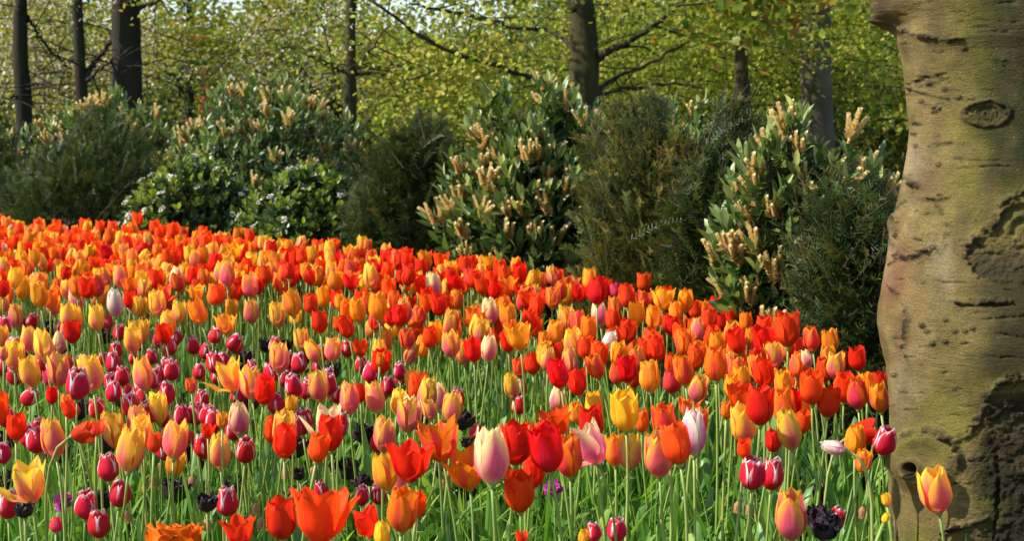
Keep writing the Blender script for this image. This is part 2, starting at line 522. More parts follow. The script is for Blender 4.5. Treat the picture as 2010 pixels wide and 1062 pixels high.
    def ridge(pts, w, amp, col=.0, rough=1.0):
        nonlocal D
        d, tt = seg_dist(x + 10 * (nf - .5), y + 8 * (nf - .5), pts)
        wv = w * (.5 + .8 * np.sin(np.pi * np.clip(tt, .02, .98)) ** .6)
        g = np.exp(-(d / wv) ** 2)
        D += amp * g * (1 + rough * 2.2 * (nf - .5) + rough * 1.1 * (nc - .5))
        if col:
            paint(np.clip(g * col * (.45 + 1.3 * smooth(.42, .6, nf)), 0, 1), dark)
    # bark creases and wrinkled ridges
    ridge([(1757, 40), (1775, 60), (1830, 72), (1888, 74)], 6, .007, .75)
    ridge([(1783, 166), (1815, 156), (1862, 143)], 3.5, -.005, .8)
    ridge([(1784, 172), (1830, 160), (1864, 148)], 3.5, .004, .3)
    ridge([(1786, 172), (1820, 182), (1862, 190)], 3, .004, .5)
    ridge([(1834, 218), (1850, 210)], 4, .006, .8)
    ridge([(1790, 245), (1812, 246)], 3, -.004, .8)
    ridge([(1779, 262), (1800, 268)], 2.5, -.003, .5)
    ridge([(1775, 340), (1790, 356), (1806, 366)], 7, .008, .8)
    ridge([(1828, 388), (1862, 386)], 5, .007, .8)
    ridge([(1740, 520), (1752, 505), (1790, 506), (1830, 490)], 4, .005, .6)
    ridge([(1738, 560), (1765, 585), (1778, 630), (1768, 680), (1775, 705)], 5, .0035, .5)
    ridge([(1876, 594), (1930, 592), (1985, 590)], 5, .006, .6)
    ridge([(1880, 600), (1990, 600)], 2.5, -.004, .7)
    ridge([(1930, 628), (2030, 618)], 2.5, -.003, .6)
    ridge([(1960, 655), (2040, 668)], 2.5, -.003, .6)
    ridge([(1890, 700), (2010, 702)], 2, -.002, .3)
    ridge([(1880, 330), (1990, 326)], 2, -.003, .3)
    ridge([(1860, 312), (1990, 318)], 2, -.002, .3)
    ridge([(1850, 1050), (1900, 1032), (1940, 1020)], 4, .007, .7)
    ridge([(1950, 1062), (1962, 960), (1955, 900)], 4, -.006, .8)
    for i in range(70):
        xx, yy = rng.uniform(1740, 1990), rng.uniform(0, 1060)
        l = rng.uniform(6, 22)
        ridge([(xx, yy), (xx + l, yy + rng.uniform(-3, 3))], rng.uniform(1.0, 1.6), -.002, rng.uniform(.4, .9))
    for i in range(46):
        xx, yy = rng.uniform(1740, 1980), rng.uniform(0, 1060)
        l = rng.uniform(15, 70)
        ridge([(xx, yy), (xx + l, yy + rng.uniform(-6, 5))], rng.uniform(1.2, 2.2), rng.uniform(-.003, .002), rng.uniform(.15, .5))
    # eye-shaped branch scar
    e = np.hypot((x - 1938) / 44, (y - 222 + (x - 1938) * .06) / 25) + .35 * (nf - .5)
    D += .006 * np.exp(-((e - 1) / .13) ** 2) * (1 + 1.4 * (nf - .5)) - .004 * smooth(1, .6, e) + .0016 * np.sin(e * 24 + 9 * nf) * smooth(1, .8, e)
    paint(np.exp(-((e - 1) / .14) ** 2) * .75, dark)
    paint(smooth(.95, .6, e) * smooth(.4, .65, nf) * .8, dark * 1.6)
    # cut knot low on the left edge with swirling bark around
    w = np.hypot((x - 1800) / 62, (y - 452) / 62)
    D += .008 * smooth(1.35, .3, w) + .0005 * np.sin(w * 33 + 7 * nf + 2 * nb) * smooth(1.2, .9, w) * smooth(.25, .5, w)
    paint(np.exp(-((w - 1.0) / .1) ** 2) * smooth(.4, .6, nf) * .6, dark)
    q = np.hypot((x - 1759) / 10, (y - 441) / 20)
    D += .010 * np.exp(-((q - 1) / .28) ** 2) - .006 * smooth(.8, .4, q)
    paint(np.exp(-((q - .95) / .25) ** 2) * .45, dark * 2)
    paint(smooth(.75, .5, q) * .9, (.40, .25, .12))
    paint(np.exp(-((q - .62) / .1) ** 2) * .7, dark)
    # rounded callus with a hollow near the ground
    h = np.hypot((x - 1818) / 66, (y - 905) / 62)
    D += .014 * smooth(1.2, .7, h) - .005 * smooth(.75, .4, h)
    arc = smooth(935, 900, y)
    D += .007 * np.exp(-((h - 1) / .1) ** 2) * (1 + 1.6 * (nf - .5)) * arc
    paint(np.exp(-((h - 1.02) / .08) ** 2) * .8 * arc * smooth(.3, .55, nf), dark)
    q = np.hypot((x - 1797) / 15, (y - 921) / 15)
    D += .006 * np.exp(-((q - 1.1) / .3) ** 2) - .03 * smooth(.85, .45, q)
    paint(smooth(1.0, .7, q), (.01, .008, .006))
    paint(np.exp(-((q - 1.2) / .15) ** 2) * .5, dark)
    # old wounds on the shaded side: callus rim, sunken dark wood, then painted shade down the right
    up = [(2080, 330), (2010, 372), (1975, 400), (1955, 440), (1905, 478), (1896, 505), (1918, 540), (1960, 556), (2080, 560)]
    lo = [(2080, 728), (1985, 742), (1945, 766), (1928, 815), (1905, 846), (1880, 862), (1850, 858)]
    ridge(up[:7], 7, .007, .6)
    ridge(lo, 7, .007, .65)
    iu = inside(x + 8 * (nf - .5), y + 8 * (nf - .5), up)
    il = inside(x + 10 * (nf - .5), y + 10 * (nf - .5), [(2080, 735), (1985, 750), (1950, 774), (1938, 822), (1915, 856), (1870, 870), (1860, 1120), (2080, 1120)])
    du, _ = seg_dist(x, y, up)
    dl, _ = seg_dist(x, y, lo)
    D -= .005 * iu * smooth(0, 75, du) + .010 * il * smooth(0, 70, dl) * smooth(1880, 1960, x)
    D += .003 * iu * np.sin(np.hypot(x - 2010, y - 455) / 4.2) * smooth(470, 440, y)
    D += .010 * (iu * smooth(430, 470, y) + il * smooth(1900, 1960, x)) * (nf - .5) + .0022 * (iu + il) * (vnoise(x / 5, y / 4, 77) - .5)
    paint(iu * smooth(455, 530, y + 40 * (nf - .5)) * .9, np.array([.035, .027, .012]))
    paint(smooth(1.02, .98, (y > 735) * 1.) * 0 + smooth(740, 800, y) * smooth(1895, 1968, x + 90 * (nb - .5)) * .92, dark * .7)  # shade at the right of the lower wound, painted into the bark
    paint(smooth(1895, 1968, x + 50 * (nb - .5)) * smooth(420, 300, y) * .9, np.array([.018, .021, .004]))  # upper right: shade of the side turned from the sun, painted black-green
    paint(smooth(1868, 1975, x + 110 * (nb - .5)) * smooth(500, 560, y) * smooth(780, 700, y) * .9, np.array([.028, .026, .008]))  # middle right: painted shade in dark brown
    paint(smooth(.5, .72, fbm(x / 45 + 11, y / 70 + 2, 97, 4)) * .45, np.array([.085, .062, .026]))
    # small raised lenticels
    for bx, by in ((1805, 637), (1815, 651), (1808, 641), (1853, 628), (1871, 651), (1852, 671), (1893, 650), (1909, 645), (1827, 674), (1752, 736), (1830, 162), (1858, 174), (1846, 322), (1812, 198), (1800, 285), (1835, 485), (1822, 490), (1930, 775), (1905, 902), (1922, 900), (1884, 190), (1895, 94), (1868, 80)):
        b = np.hypot((x - bx) / 6, (y - by) / 4.5)
        D += .0045 * np.exp(-b ** 2)
        paint(np.exp(-((b - .75) / .5) ** 2) * .7, dark)
    # the swelling of a lost limb at the top left
    st = smooth(0, 34, 76 - 46 * np.clip(np.abs(P + np.radians(86)) / np.radians(40), 0, 1) - y + 22 * (nb - .5)) * np.exp(-((P + np.radians(78)) / np.radians(26)) ** 2)
    D += .042 * st * smooth(-260, -20, y)
    paint(st * smooth(.35, .6, nf) * .7, dark)
    paint(.6 * np.exp(-((y - 66) / 12) ** 2) * smooth(1790, 1745, x) * .7, dark * 1.5)
    D *= ((y > -250) & (y < 1300))
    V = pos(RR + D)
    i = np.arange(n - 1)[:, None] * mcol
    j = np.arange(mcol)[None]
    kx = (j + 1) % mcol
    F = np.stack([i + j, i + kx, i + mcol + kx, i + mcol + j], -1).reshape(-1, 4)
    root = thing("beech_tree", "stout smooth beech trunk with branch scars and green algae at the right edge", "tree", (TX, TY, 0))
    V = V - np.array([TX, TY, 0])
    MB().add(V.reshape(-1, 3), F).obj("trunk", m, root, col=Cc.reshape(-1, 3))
    mb = MB()
    for a, ln in ((.6, 1.6), (2.4, 1.8), (-.8, 1.5), (4.0, 1.7)):
        d = np.array([math.cos(a), math.sin(a), .9])
        tube(mb, curve([(0, 0, 2.9), d * ln * .4 + (0, 0, 3.0), d * ln + (0, 0, 3.1)], 8), np.linspace(.12, .05, 8), 10)
    mb.obj("limb", M_BARKG, root)
beech()

# ------------------------------------------------------------------ trees behind the shrubs
def box_points(n, px0, px1, py0, py1, d0, d1):
    px, py, d = rng.uniform(px0, px1, n), rng.uniform(py0, py1, n), rng.uniform(d0, d1, n)
    return np.array([at(a, b, c) for a, b, c in zip(px, py, d)])
def sprays(mb, cen, per, rad, flat, size, rnd0=.5, rv=.5, tpl=ROUND, mi=0, cv=.27):
    N = len(cen)
    tilt = norm(np.c_[rng.normal(0, .3, (N, 2)), np.ones(N)])
    p = rng.normal(size=(N, per, 3)) * rad * .5
    h = (p * tilt[:, None]).sum(-1, keepdims=True)
    p = p - tilt[:, None] * h * (1 - flat)
    pos = (cen[:, None] + p).reshape(-1, 3)
    n = len(pos)
    ax = rdir(n) * np.array([1, 1, .6]) + np.array([0, 0, -.35])
    base = np.repeat(np.clip(rnd0 + rng.normal(0, cv, N), 0, 1), per)
    scatter(mb, tpl, pos, ax, rdir(n) + np.array([0, 0, .5]), rng.uniform(.65, 1.25, n) * size, np.clip(base + rng.normal(0, rv * .35, n), 0, 1), mi=mi)

SKYGAPS = [(780, 30, 34, 40), (850, 30, 42, 48), (1000, 25, 48, 24), (455, 2, 60, 30), (600, 20, 26, 26), (745, 8, 30, 24), (175, 5, 26, 16), (1290, 5, 30, 14), (560, 70, 22, 14), (320, 12, 26, 14)]     # openings in the canopy where the sky shows
def tree(name, label, Y, spine, limbs, bark, regions, leafm, leaf, per=58, rad=.5, blossom=None, group=None, flat=.35, tone=.5):
    """spine: (px, py, width px) from the top down; limbs: lists of (px, py, width, depth offset); regions of the crown: (n, px0, px1, py0, py1, d0, d1)"""
    pts = [at(p[0], p[1], Y) for p in spine]
    base = Vector((pts[-1].x, Y, 0))
    root = thing(name, label, "tree", base, group)
    pts = [pts[0] + (pts[0] - pts[1]) * .0 + Vector((0, 0, 3.5)), *pts, Vector((pts[-1].x, Y, -.05))]
    w = [spine[0][2] * .6, *[p[2] for p in spine], spine[-1][2] * 1.25]
    r = np.array(w) / 2 / FPX * Y
    C = curve([p - base for p in pts], 40)
    mb = MB()
    tube(mb, C, np.interp(np.linspace(0, 1, 40), np.linspace(0, 1, len(r)), r), 14, wob=.08)
    mb.obj("trunk", bark, root)
    for lb in limbs:
        lp = [at(p[0], p[1], Y + (p[3] if len(p) > 3 else 0)) - base for p in lb]
        rr = np.array([p[2] for p in lb]) / 2 / FPX * Y
        c = curve(lp, 22)
        c += .009 * np.c_[rng.normal(0, 1, (22, 1)), np.zeros((22, 1)), rng.normal(0, 1, (22, 1))] * np.r_[0, np.ones(21)][:, None]
        mb = MB()
        rad_ = np.interp(np.linspace(0, 1, 22), np.linspace(0, 1, len(rr)), rr)
        tube(mb, c, rad_, 8, wob=.1)
        for _ in range(6):                                        # side twigs
            i = rng.integers(4, 20)
            d = rdir(1)[0] * np.array([1, .7, .6]) * rng.uniform(.25, .7)
            tube(mb, curve([c[i], c[i] + d * .5 + rng.normal(0, .03, 3), c[i] + d], 6), np.linspace(max(rad_[i] * .5, .006), .004, 6), 5)
        mb.obj("branch", bark, root)
    mb = MB()
    bb = MB()
    tw = MB()
    for rg in regions:
        cen = box_points(*rg)
        cl = vnoise(cen[:, 0] * 1.7 + 30, cen[:, 2] * 2.2 + 30 + cen[:, 1] * .9, 51)
        qx, qy = project(cen)
        wob_ = 26 * (vnoise(qx / 20, qy / 14, 55) - .5)
        hole = np.zeros(len(cen), bool)
        for hx, hy, hw, hh in SKYGAPS:
            hole |= np.hypot((qx - hx) / (hw + 14 + wob_), (qy - hy) / (hh + 10 + wob_)) < 1
        cen = cen[(cl > .40) & ~(hole & (rng.random(len(cen)) < .97))]
        cen = cen[cen[:, 2] > .5] - np.array(base)
        sprays(mb, cen, per, rad, flat, leaf, tone)
        for c in cen[::3]:
            d = np.array([rng.normal(0, .4), rng.normal(0, .3), rng.normal(.08, .12)])
            tube(mb, [c - d, c + rng.normal(0, .03, 3), c + d * .8], [.007, .005, .002], 4, mi=1)
        if blossom:
            k = cen[rng.random(len(cen)) < blossom * 1.2]
            sprays(bb, k, 18, .2, .9, leaf * .75, .45, .7)
    mb.obj("crown", [leafm, M_TWIG], root)
    if blossom and bb.n:
        bb.obj("blossom", M_BLOSSOM, root)
    return root

G = "park trees behind the shrubs"
tree("beech_tree", "young beech with bright yellow-green spring leaves and a long arching bough, behind the central laurel", 12.0,
     [(1138, -60, 46), (1140, 0, 48), (1146, 80, 56), (1146, 160, 60), (1148, 260, 62)],
     [[(1120, 172, 11), (1035, 150, 9, -.3), (970, 122, 9, -.5), (900, 105, 8, -.6), (830, 72, 7, -.7), (770, 30, 6, -.8), (720, -8, 5, -.8)],
      [(1168, 118, 18), (1215, 90, 13, -.2), (1265, 62, 11, -.3), (1330, 10, 8, -.4), (1380, -50, 6, -.5)],
      [(1172, 180, 11), (1210, 152, 8, .2), (1265, 130, 7, .3), (1330, 92, 5, .4), (1385, 60, 3, .4)],
      [(1165, 185, 9), (1215, 178, 7, .3), (1270, 170, 7, .4), (1320, 164, 5, .5), (1380, 172, 3, .5)],
      [(1125, 95, 9), (1080, 60, 7, .5), (1005, 52, 8, .6), (940, 35, 9, .7), (880, 22, 8, .8), (800, 5, 5, .8)]],
     M_BARKM, [(18, 740, 1080, -40, 200, 11.0, 11.6), (14, 1200, 1500, -40, 200, 11.0, 11.6), (440, 690, 1500, -40, 225, 12.9, 15.5), (110, 760, 900, 60, 270, 12.4, 14), (200, 650, 1600, -420, -40, 10.5, 14)], M_BEECH, .044, group=G, tone=.55)
tree("broad_tree", "thick grey-brown trunk with ridged bark behind the right-hand laurel", 14.0,
     [(1598, -60, 60), (1600, 0, 60), (1600, 120, 60), (1603, 240, 66)],
     [[(1590, 60, 8), (1540, 25, 6, -.5), (1480, 45, 5, -.8), (1400, 60, 3, -1)]],
     M_BARKG, [(30, 1330, 1760, -40, 110, 12, 13.4), (200, 1330, 1800, -40, 150, 14.4, 16), (130, 1300, 1800, 20, 200, 14.6, 16.5), (150, 1300, 1900, -420, -40, 12, 16)], M_BEECH, .044, group=G, tone=.5)
tree("slim_tree", "slim brown trunk between leaves, left of the thick grey-brown trunk", 11.6,
     [(1456, 60, 26), (1458, 170, 30), (1460, 300, 36)], [[(1470, 230, 5), (1430, 222, 4, -.3), (1400, 225, 3, -.4)]],
     M_BARKM, [(330, 1180, 1800, 60, 250, 16, 19), (22, 1410, 1510, -60, 120, 10.4, 11.2)], M_BEECH2, .075, group=G, tone=.55, rad=.55)
tree("slim_tree", "dark narrow trunk half hidden just right of the thick grey trunk", 20.0,
     [(1646, -60, 20), (1645, 60, 22), (1645, 250, 24)], [], M_BARKD, [(260, 1500, 1900, -60, 240, 19, 23)], M_BEECH2, .09, group=G, tone=.45, rad=.7)
CH = dict(bark=M_BARKD, leafm=M_CHERRYLEAF, leaf=.042, per=34, rad=.4, flat=.6)
tree("cherry_tree", "dark knotty blossoming cherry trunk, leftmost of the trees", 12.6,
     [(40, -60, 22), (40, 20, 26), (40, 120, 30), (46, 180, 32), (48, 330, 32)],
     [[(52, 165, 7), (90, 165, 5, -.2), (125, 185, 4, -.3)], [(45, 200, 5), (20, 190, 4, -.2), (-20, 230, 3, -.3)], [(52, 30, 6), (80, 75, 5, .3), (130, 130, 5, .5)]],
     regions=[(10, -120, 330, -60, 165, 11.0, 12.0), (230, -120, 330, -60, 175, 13.2, 17.5), (60, -120, 180, 60, 210, 13.2, 16), (60, -120, 330, -400, -60, 13, 17)], blossom=.75, group=G, **CH)
tree("cherry_tree", "slender dark cherry trunk forking to the right, beside the thickest dark trunk", 12.2,
     [(150, -60, 20), (151, 0, 20), (154, 60, 21), (157, 130, 23), (161, 200, 24), (162, 300, 26)],
     [[(166, 160, 13), (178, 135, 11), (195, 110, 9, .1), (213, 86, 8, .2), (235, 50, 6, .3)], [(168, 160, 8), (190, 142, 6, -.2), (215, 122, 5, -.3), (260, 95, 3, -.3)]],
     regions=[(6, -20, 420, -60, 140, 11.2, 11.8), (110, -20, 420, -60, 140, 13, 15), (50, -20, 420, -400, -60, 12, 15)], blossom=.8, group=G, **CH)
tree("oak_tree", "thickest dark straight trunk at the left, rising behind the laurel", 12.4,
     [(246, -60, 54), (247, 0, 55), (248, 100, 57), (249, 175, 60), (250, 260, 70)], [[(262, 25, 8), (330, -10, 6, .4), (390, -60, 4, .5)]],
     M_BARKD, [(150, 270, 620, -60, 110, 17, 20), (60, 150, 620, -400, -60, 13, 18)], M_BEECH2, .07, group=G, tone=.55)
tree("cherry_tree", "thin bare-stemmed tree between the thickest dark trunk and the red blossoms", 20.0,
     [(372, 30, 14), (372, 130, 17), (372, 260, 20)], [[(355, 190, 5), (335, 130, 4, -.2), (300, 70, 3, -.3)], [(362, 185, 5), (345, 150, 4, -.2), (325, 90, 3, -.3)]],
     regions=[(120, 260, 560, -60, 150, 16, 20)], blossom=.7, group=G, **CH)
tree("cherry_tree", "dim trunk wrapped in pinkish twigs, left of the paired dark trunks", 18.0,
     [(608, -60, 18), (610, 60, 20), (608, 150, 22), (606, 290, 22)], [[(600, 130, 5), (560, 150, 4, -.3), (500, 140, 3, -.4)]],
     regions=[(60, 440, 740, -60, 150, 13.4, 17), (190, 440, 740, -60, 160, 18.4, 21), (60, 440, 740, 130, 200, 16, 20), (50, 440, 740, -400, -60, 14, 18)], blossom=.7, group=G, **CH)
tree("cherry_tree", "slightly blurred trunk close behind the upright dark tree", 17.5,
     [(654, 0, 15), (656, 120, 17), (660, 200, 20), (662, 300, 22)], [[(655, 215, 6), (635, 195, 5, -.2), (600, 182, 4, -.3)]],
     regions=[(60, 560, 800, -60, 120, 15, 18)], blossom=.6, group=G, **CH)
tree("cherry_tree", "upright dark mossy trunk with short side branches, left of the beech bough", 12.0,
     [(690, -60, 18), (689, 0, 18), (687, 80, 22), (687, 150, 24), (688, 230, 26), (690, 320, 28)],
     [[(695, 142, 7), (715, 110, 5, -.1), (740, 80, 4, -.2), (760, 50, 3, -.2)], [(680, 140, 6), (660, 136, 5, -.2), (640, 122, 4, -.3), (590, 100, 3, -.3)], [(697, 145, 7), (720, 142, 5, .2), (745, 130, 4, .3)], [(697, 255, 5), (722, 238, 4, -.2), (735, 222, 3, -.2)]],
     regions=[(5, 560, 800, -60, 110, 11.2, 11.8), (60, 560, 800, -60, 130, 13.3, 15), (40, 560, 800, -400, -60, 12, 14)], blossom=.6, group=G, bark=M_BARKM, leafm=M_BEECH, leaf=.042, per=40, rad=.4, flat=.6)

# far wood: reads as one mass of leaves
mb = MB()
def wood(n, px0, px1, py0, py1, d0, d1, leaf, tone, gap=.3):
    cen = box_points(n, px0, px1, py0, py1, d0, d1)
    cl = vnoise(cen[:, 0] * .25 + 30, cen[:, 2] * .45 + 30, 61)
    qx, qy = project(cen)
    hole = np.zeros(len(cen), bool)
    for hx, hy, hw, hh in SKYGAPS:
        hole |= np.hypot((qx - hx) / (hw + 60), (qy - hy) / (hh + 60)) < 1
    cen = cen[(cl > gap) & (cen[:, 2] > -.2) & ~hole]
    sprays(mb, cen, 70, 2.0 if d0 > 29 else .85, .6, leaf * .62, tone, .7, cv=.34)
wood(900, -200, 2300, 90, 290, 38, 52, .30, .45, .0)
wood(900, -200, 2300, -60, 150, 38, 52, .30, .5, .12)
wood(420, 820, 2300, -180, 250, 30, 38, .22, .5, .2)
wood(420, -200, 2300, -420, -50, 40, 55, .34, .5, .45)
wood(260, -150, 270, 160, 330, 20, 26, .12, .5, .0)
wood(60, 270, 380, 178, 300, 20, 26, .12, .5, .0)
wood(190, 370, 640, 165, 330, 20, 26, .12, .5, .0)
wood(40, 640, 745, 232, 330, 20, 26, .12, .5, .0)
wood(900, 740, 2100, 120, 330, 20, 27, .12, .55, .0)
wood(500, -200, 760, 20, 150, 22, 28, .12, .5, .3)
tag(mb.obj("distant_wood", M_WOOD), "distant sunlit wood closing the view behind the park trees", "wood", kind='stuff')

# pale low building far behind the left-hand trees
def pavilion():
    Yb = 30.0
    a, b = at(-150, 240, Yb).x, at(770, 240, Yb).x
    zr, zt = at(300, 148, Yb).z, at(300, 172, Yb).z
    root = thing("pale_building", "long low whitish building glimpsed between the left-hand trunks", "building", ((a + b) / 2, Yb, 0))
    w = (b - a) / 2
    def box(mb, x0, x1, y0, y1, z0, z1):
        V = [(x, y, z) for x in (x0, x1) for y in (y0, y1) for z in (z0, z1)]
        mb.add(V, [(0, 1, 3, 2), (4, 6, 7, 5), (0, 4, 5, 1), (2, 3, 7, 6), (0, 2, 6, 4), (1, 5, 7, 3)])
    mb = MB()
    box(mb, -w, w, 0, 4, -.1, zt)
    mb.obj("wall", M_PLASTER, root, smooth_=False)
    mb = MB()
    mb.add([(-w - .3, -.5, zt), (w + .3, -.5, zt), (w + .3, 2, zr + .35), (-w - .3, 2, zr + .35), (w + .3, 4.5, zt), (-w - .3, 4.5, zt), (-w - .3, -.5, zt + .09), (w + .3, -.5, zt + .09), (w + .3, 2, zr + .45), (-w - .3, 2, zr + .45), (w + .3, 4.5, zt + .09), (-w - .3, 4.5, zt + .09)],
           [(0, 1, 2, 3), (3, 2, 4, 5), (6, 9, 8, 7), (9, 11, 10, 8), (0, 6, 7, 1), (5, 4, 10, 11), (1, 7, 8, 2), (2, 8, 10, 4), (0, 3, 9, 6), (3, 5, 11, 9)])
    mb.obj("roof", M_ROOF, root, smooth_=False)
    for x in (-3.4, -1.2, 1.0, 3.2):
        mb = MB()
        box(mb, x - .35, x + .35, -.03, .02, .7, 1.5)
        mb.obj("window", M_DARKGLASS, root, smooth_=False)
pavilion()

# ------------------------------------------------------------------ shrubs
def dome(n, rx, ry, h, lo=.8, hi=1.05, seed=0, bulge=.22, tmin=.02, pw=5.5):
    """points on a lumpy dome, with outward normals"""
    az = rng.uniform(0, 2 * np.pi, n)
    t = rng.uniform(tmin, 1, n) ** .8
    lump = 1 + bulge * 2 * (vnoise(az * 1.6 + 10, t * 3.2 + 10, 70 + seed) - .5)
    r = np.maximum(1 - t ** pw, 0) ** .5 * lump * rng.uniform(lo, hi, n)
    r = np.maximum(r, rng.uniform(0, .12, n)) * (.78 + .22 * smooth(0, .25, t))
    p = np.stack([rx * r * np.cos(az), ry * r * np.sin(az), h * t * (1 + (lump - 1) * .5)], -1)
    nn = norm(np.stack([np.cos(az) / rx * (1.15 - t), np.sin(az) / ry * (1.15 - t), (t ** 1.6) / h * 1.2], -1))
    return p, nn

def spike_mesh(k):
    """a cluster of upright flower candles"""
    mb = MB()
    for _ in range(k):
        d = norm(np.array([rng.normal(0, .45), rng.normal(0, .45), 1.0]))
        ln = rng.uniform(.05, .085)
        o = np.array([rng.normal(0, .008), rng.normal(0, .008), rng.uniform(-.012, .005)])
        n = 64
        t = np.linspace(.06, 1, n)
        ax = norm(np.cross(np.full((n, 3), [.2, .9, .1]), d))
        th = np.arange(n) * 2.4
        rd = np.cos(th)[:, None] * ax + np.sin(th)[:, None] * np.cross(d, ax)
        scatter(mb, ROUND, o + d * ln * t[:, None], rd * .8 + d * (.55 + t[:, None] * .8), d + 0 * rd, (.0155 - .006 * t) * rng.uniform(.8, 1.2, n), np.clip(.15 + .7 * t + rng.normal(0, .12, n), 0, 1), 1.25)
        tube(mb, [o, o + d * ln], [.0035, .002], 5, .3)
    return mb.mesh("flower_spike", M_SPIKE)
SPIKES = [spike_mesh(k) for k in (3, 4, 4, 5, 6)]
def umbel_mesh():
    mb = MB()
    n = 26
    a, r = rng.uniform(0, 6.28, n), np.sqrt(rng.random(n)) * .024
    p = np.stack([r * np.cos(a), r * np.sin(a), .012 - r * r * 14 + rng.normal(0, .002, n)], -1)
    for k in range(3):
        ax = rdir(n) * np.array([1, 1, .35])
        scatter(mb, ROUND, p - norm(ax) * .005, ax, np.array([0, 0, 1]) + .3 * rdir(n), .011, rng.random(n))
    return mb.mesh("flower_cluster", M_UMBEL)
UMBELS = [umbel_mesh() for _ in range(3)]

def laurel(label, cx, w, top, Y, shoots, leaf, nspike, seed, ry=.8, inner=900, bare=False, front=1.0, hk=1.0, spr=.7):
    c = at(cx, 240, Y)
    rx, h = w / 2 / FPX * Y, at(cx, top, Y).z
    root = thing("laurel_shrub", label, "shrub", (c.x, Y, 0), "cherry laurels in the shrub border")
    p, nn = dome(shoots, rx, rx * ry, h, .68, 1.12, seed, .34)
    d = norm(nn * .7 + np.array([0, 0, spr]) + rng.normal(0, .25, p.shape))
    mb = MB()
    st = MB()
    for i in range(shoots):
        k = rng.integers(7, 12)
        ln = leaf * rng.uniform(1.3, 2.3)
        t = np.linspace(0, 1, k)
        side = norm(np.cross(d[i], rdir(1)[0]))
        th = np.arange(k) * 2.4 + rng.uniform(0, 6)
        rd = np.cos(th)[:, None] * side + np.sin(th)[:, None] * np.cross(d[i], side)
        ax = rd * (1.15 - .85 * t[:, None]) + d[i] * (.35 + .8 * t[:, None])
        scatter(mb, OVAL, p[i] - d[i] * ln * (1 - t[:, None]), ax, d[i] - rd * .3 + rng.normal(0, .2, (k, 3)), leaf * rng.uniform(.75, 1.15, k), np.clip(.22 + .5 * t + rng.normal(0, .2, k), 0, 1), rng.uniform(.65, .95, k))
        if i % 3 == 0:
            tube(st, curve([p[i] * np.array([.35, .35, .25]), p[i] * .8 - d[i] * .03, p[i]], 6), np.linspace(.008, .003, 6), 5)
    q, qn = dome(inner, rx * .82, rx * ry * .82, h * .88, .35, .95, seed)
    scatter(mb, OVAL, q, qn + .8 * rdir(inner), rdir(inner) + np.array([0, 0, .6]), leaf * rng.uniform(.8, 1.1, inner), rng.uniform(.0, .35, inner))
    for _ in range(7):
        a = rng.uniform(0, 6.28)
        tube(st, curve([(rng.normal(0, .05), rng.normal(0, .05), -.02), (rx * .3 * math.cos(a), rx * .3 * math.sin(a), h * .4), (rx * .5 * math.cos(a), rx * .35 * math.sin(a), h * .7)], 8), np.linspace(.02, .006, 8), 6)
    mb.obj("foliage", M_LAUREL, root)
    st.obj("stem", M_TWIG, root)
    vis = [i for i in np.argsort(rng.random(shoots)) if p[i][1] < rx * ry * .45 and p[i][2] > h * .25][:nspike]
    for i in vis:
        o = link("flower_spike", SPIKES[rng.integers(0, 5)], root)
        o.location = p[i] - d[i] * .02
        o.rotation_euler = (Vector(d[i]) * .55 + Vector((0, 0, .75))).to_track_quat('Z', 'Y').to_euler()
        s = rng.uniform(.9, 1.4)
        o.scale = (s, s, s)
    return root

def yew(label, cx, w, top, Y, n, seed, mat, ry=.7, up=.6, needle=.019, ln=(.12, .23)):
    c = at(cx, 240, Y)
    rx, h = w / 2 / FPX * Y, at(cx, top, Y).z
    root = thing("yew_shrub", label, "shrub", (c.x, Y, 0), "yew shrubs in the shrub border")
    p, nn = dome(n, rx, rx * ry, h, .45, 1.08, seed, .42)
    d = norm(nn * .8 + np.array([0, 0, up]) + rng.normal(0, .35, p.shape))
    mb, st = MB(), MB()
    K = 26
    t = np.linspace(0, 1, K)
    L_ = rng.uniform(*ln, n)
    side = norm(np.cross(d, rdir(n) + np.array([0, 0, 1.2])))
    u = np.cross(side, d)
    sg = np.where(np.arange(K) % 2, 1., -1.)
    pos = p[:, None] + d[:, None] * (L_[:, None] * (t - .75))[..., None] - np.array([0, 0, .05]) * (t ** 2)[None, :, None]
    ax = side[:, None] * sg[None, :, None] + d[:, None] * .75 + u[:, None] * .15 + rng.normal(0, .15, (n, K, 3))
    base = np.clip(rng.normal(.42, .2, n), 0, 1)
    scatter(mb, NEEDLE, pos.reshape(-1, 3), ax.reshape(-1, 3), np.repeat(u, K, 0), needle * rng.uniform(.8, 1.2, n * K), np.clip(np.repeat(base, K) + np.tile(.35 * t ** 2, n), 0, 1), 1.5)
    q, qn = dome(n // 2, rx * .85, rx * ry * .85, h * .9, .2, .95, seed)
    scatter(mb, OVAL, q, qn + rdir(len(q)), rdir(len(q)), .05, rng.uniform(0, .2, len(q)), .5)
    for i in range(0, n, 9):
        tube(st, [p[i] - d[i] * L_[i] * .9, p[i], p[i] + d[i] * L_[i] * .22], [.003, .002, .001], 4)
    for _ in range(6):
        a = rng.uniform(0, 6.28)
        tube(st, curve([(0, 0, -.02), (rx * .3 * math.cos(a), rx * .3 * math.sin(a), h * .25), (rx * .4 * math.cos(a), rx * .25 * math.sin(a), h * .42)], 8), np.linspace(.022, .006, 8), 6)
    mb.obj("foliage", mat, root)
    st.obj("stem", M_TWIG, root)
    return root

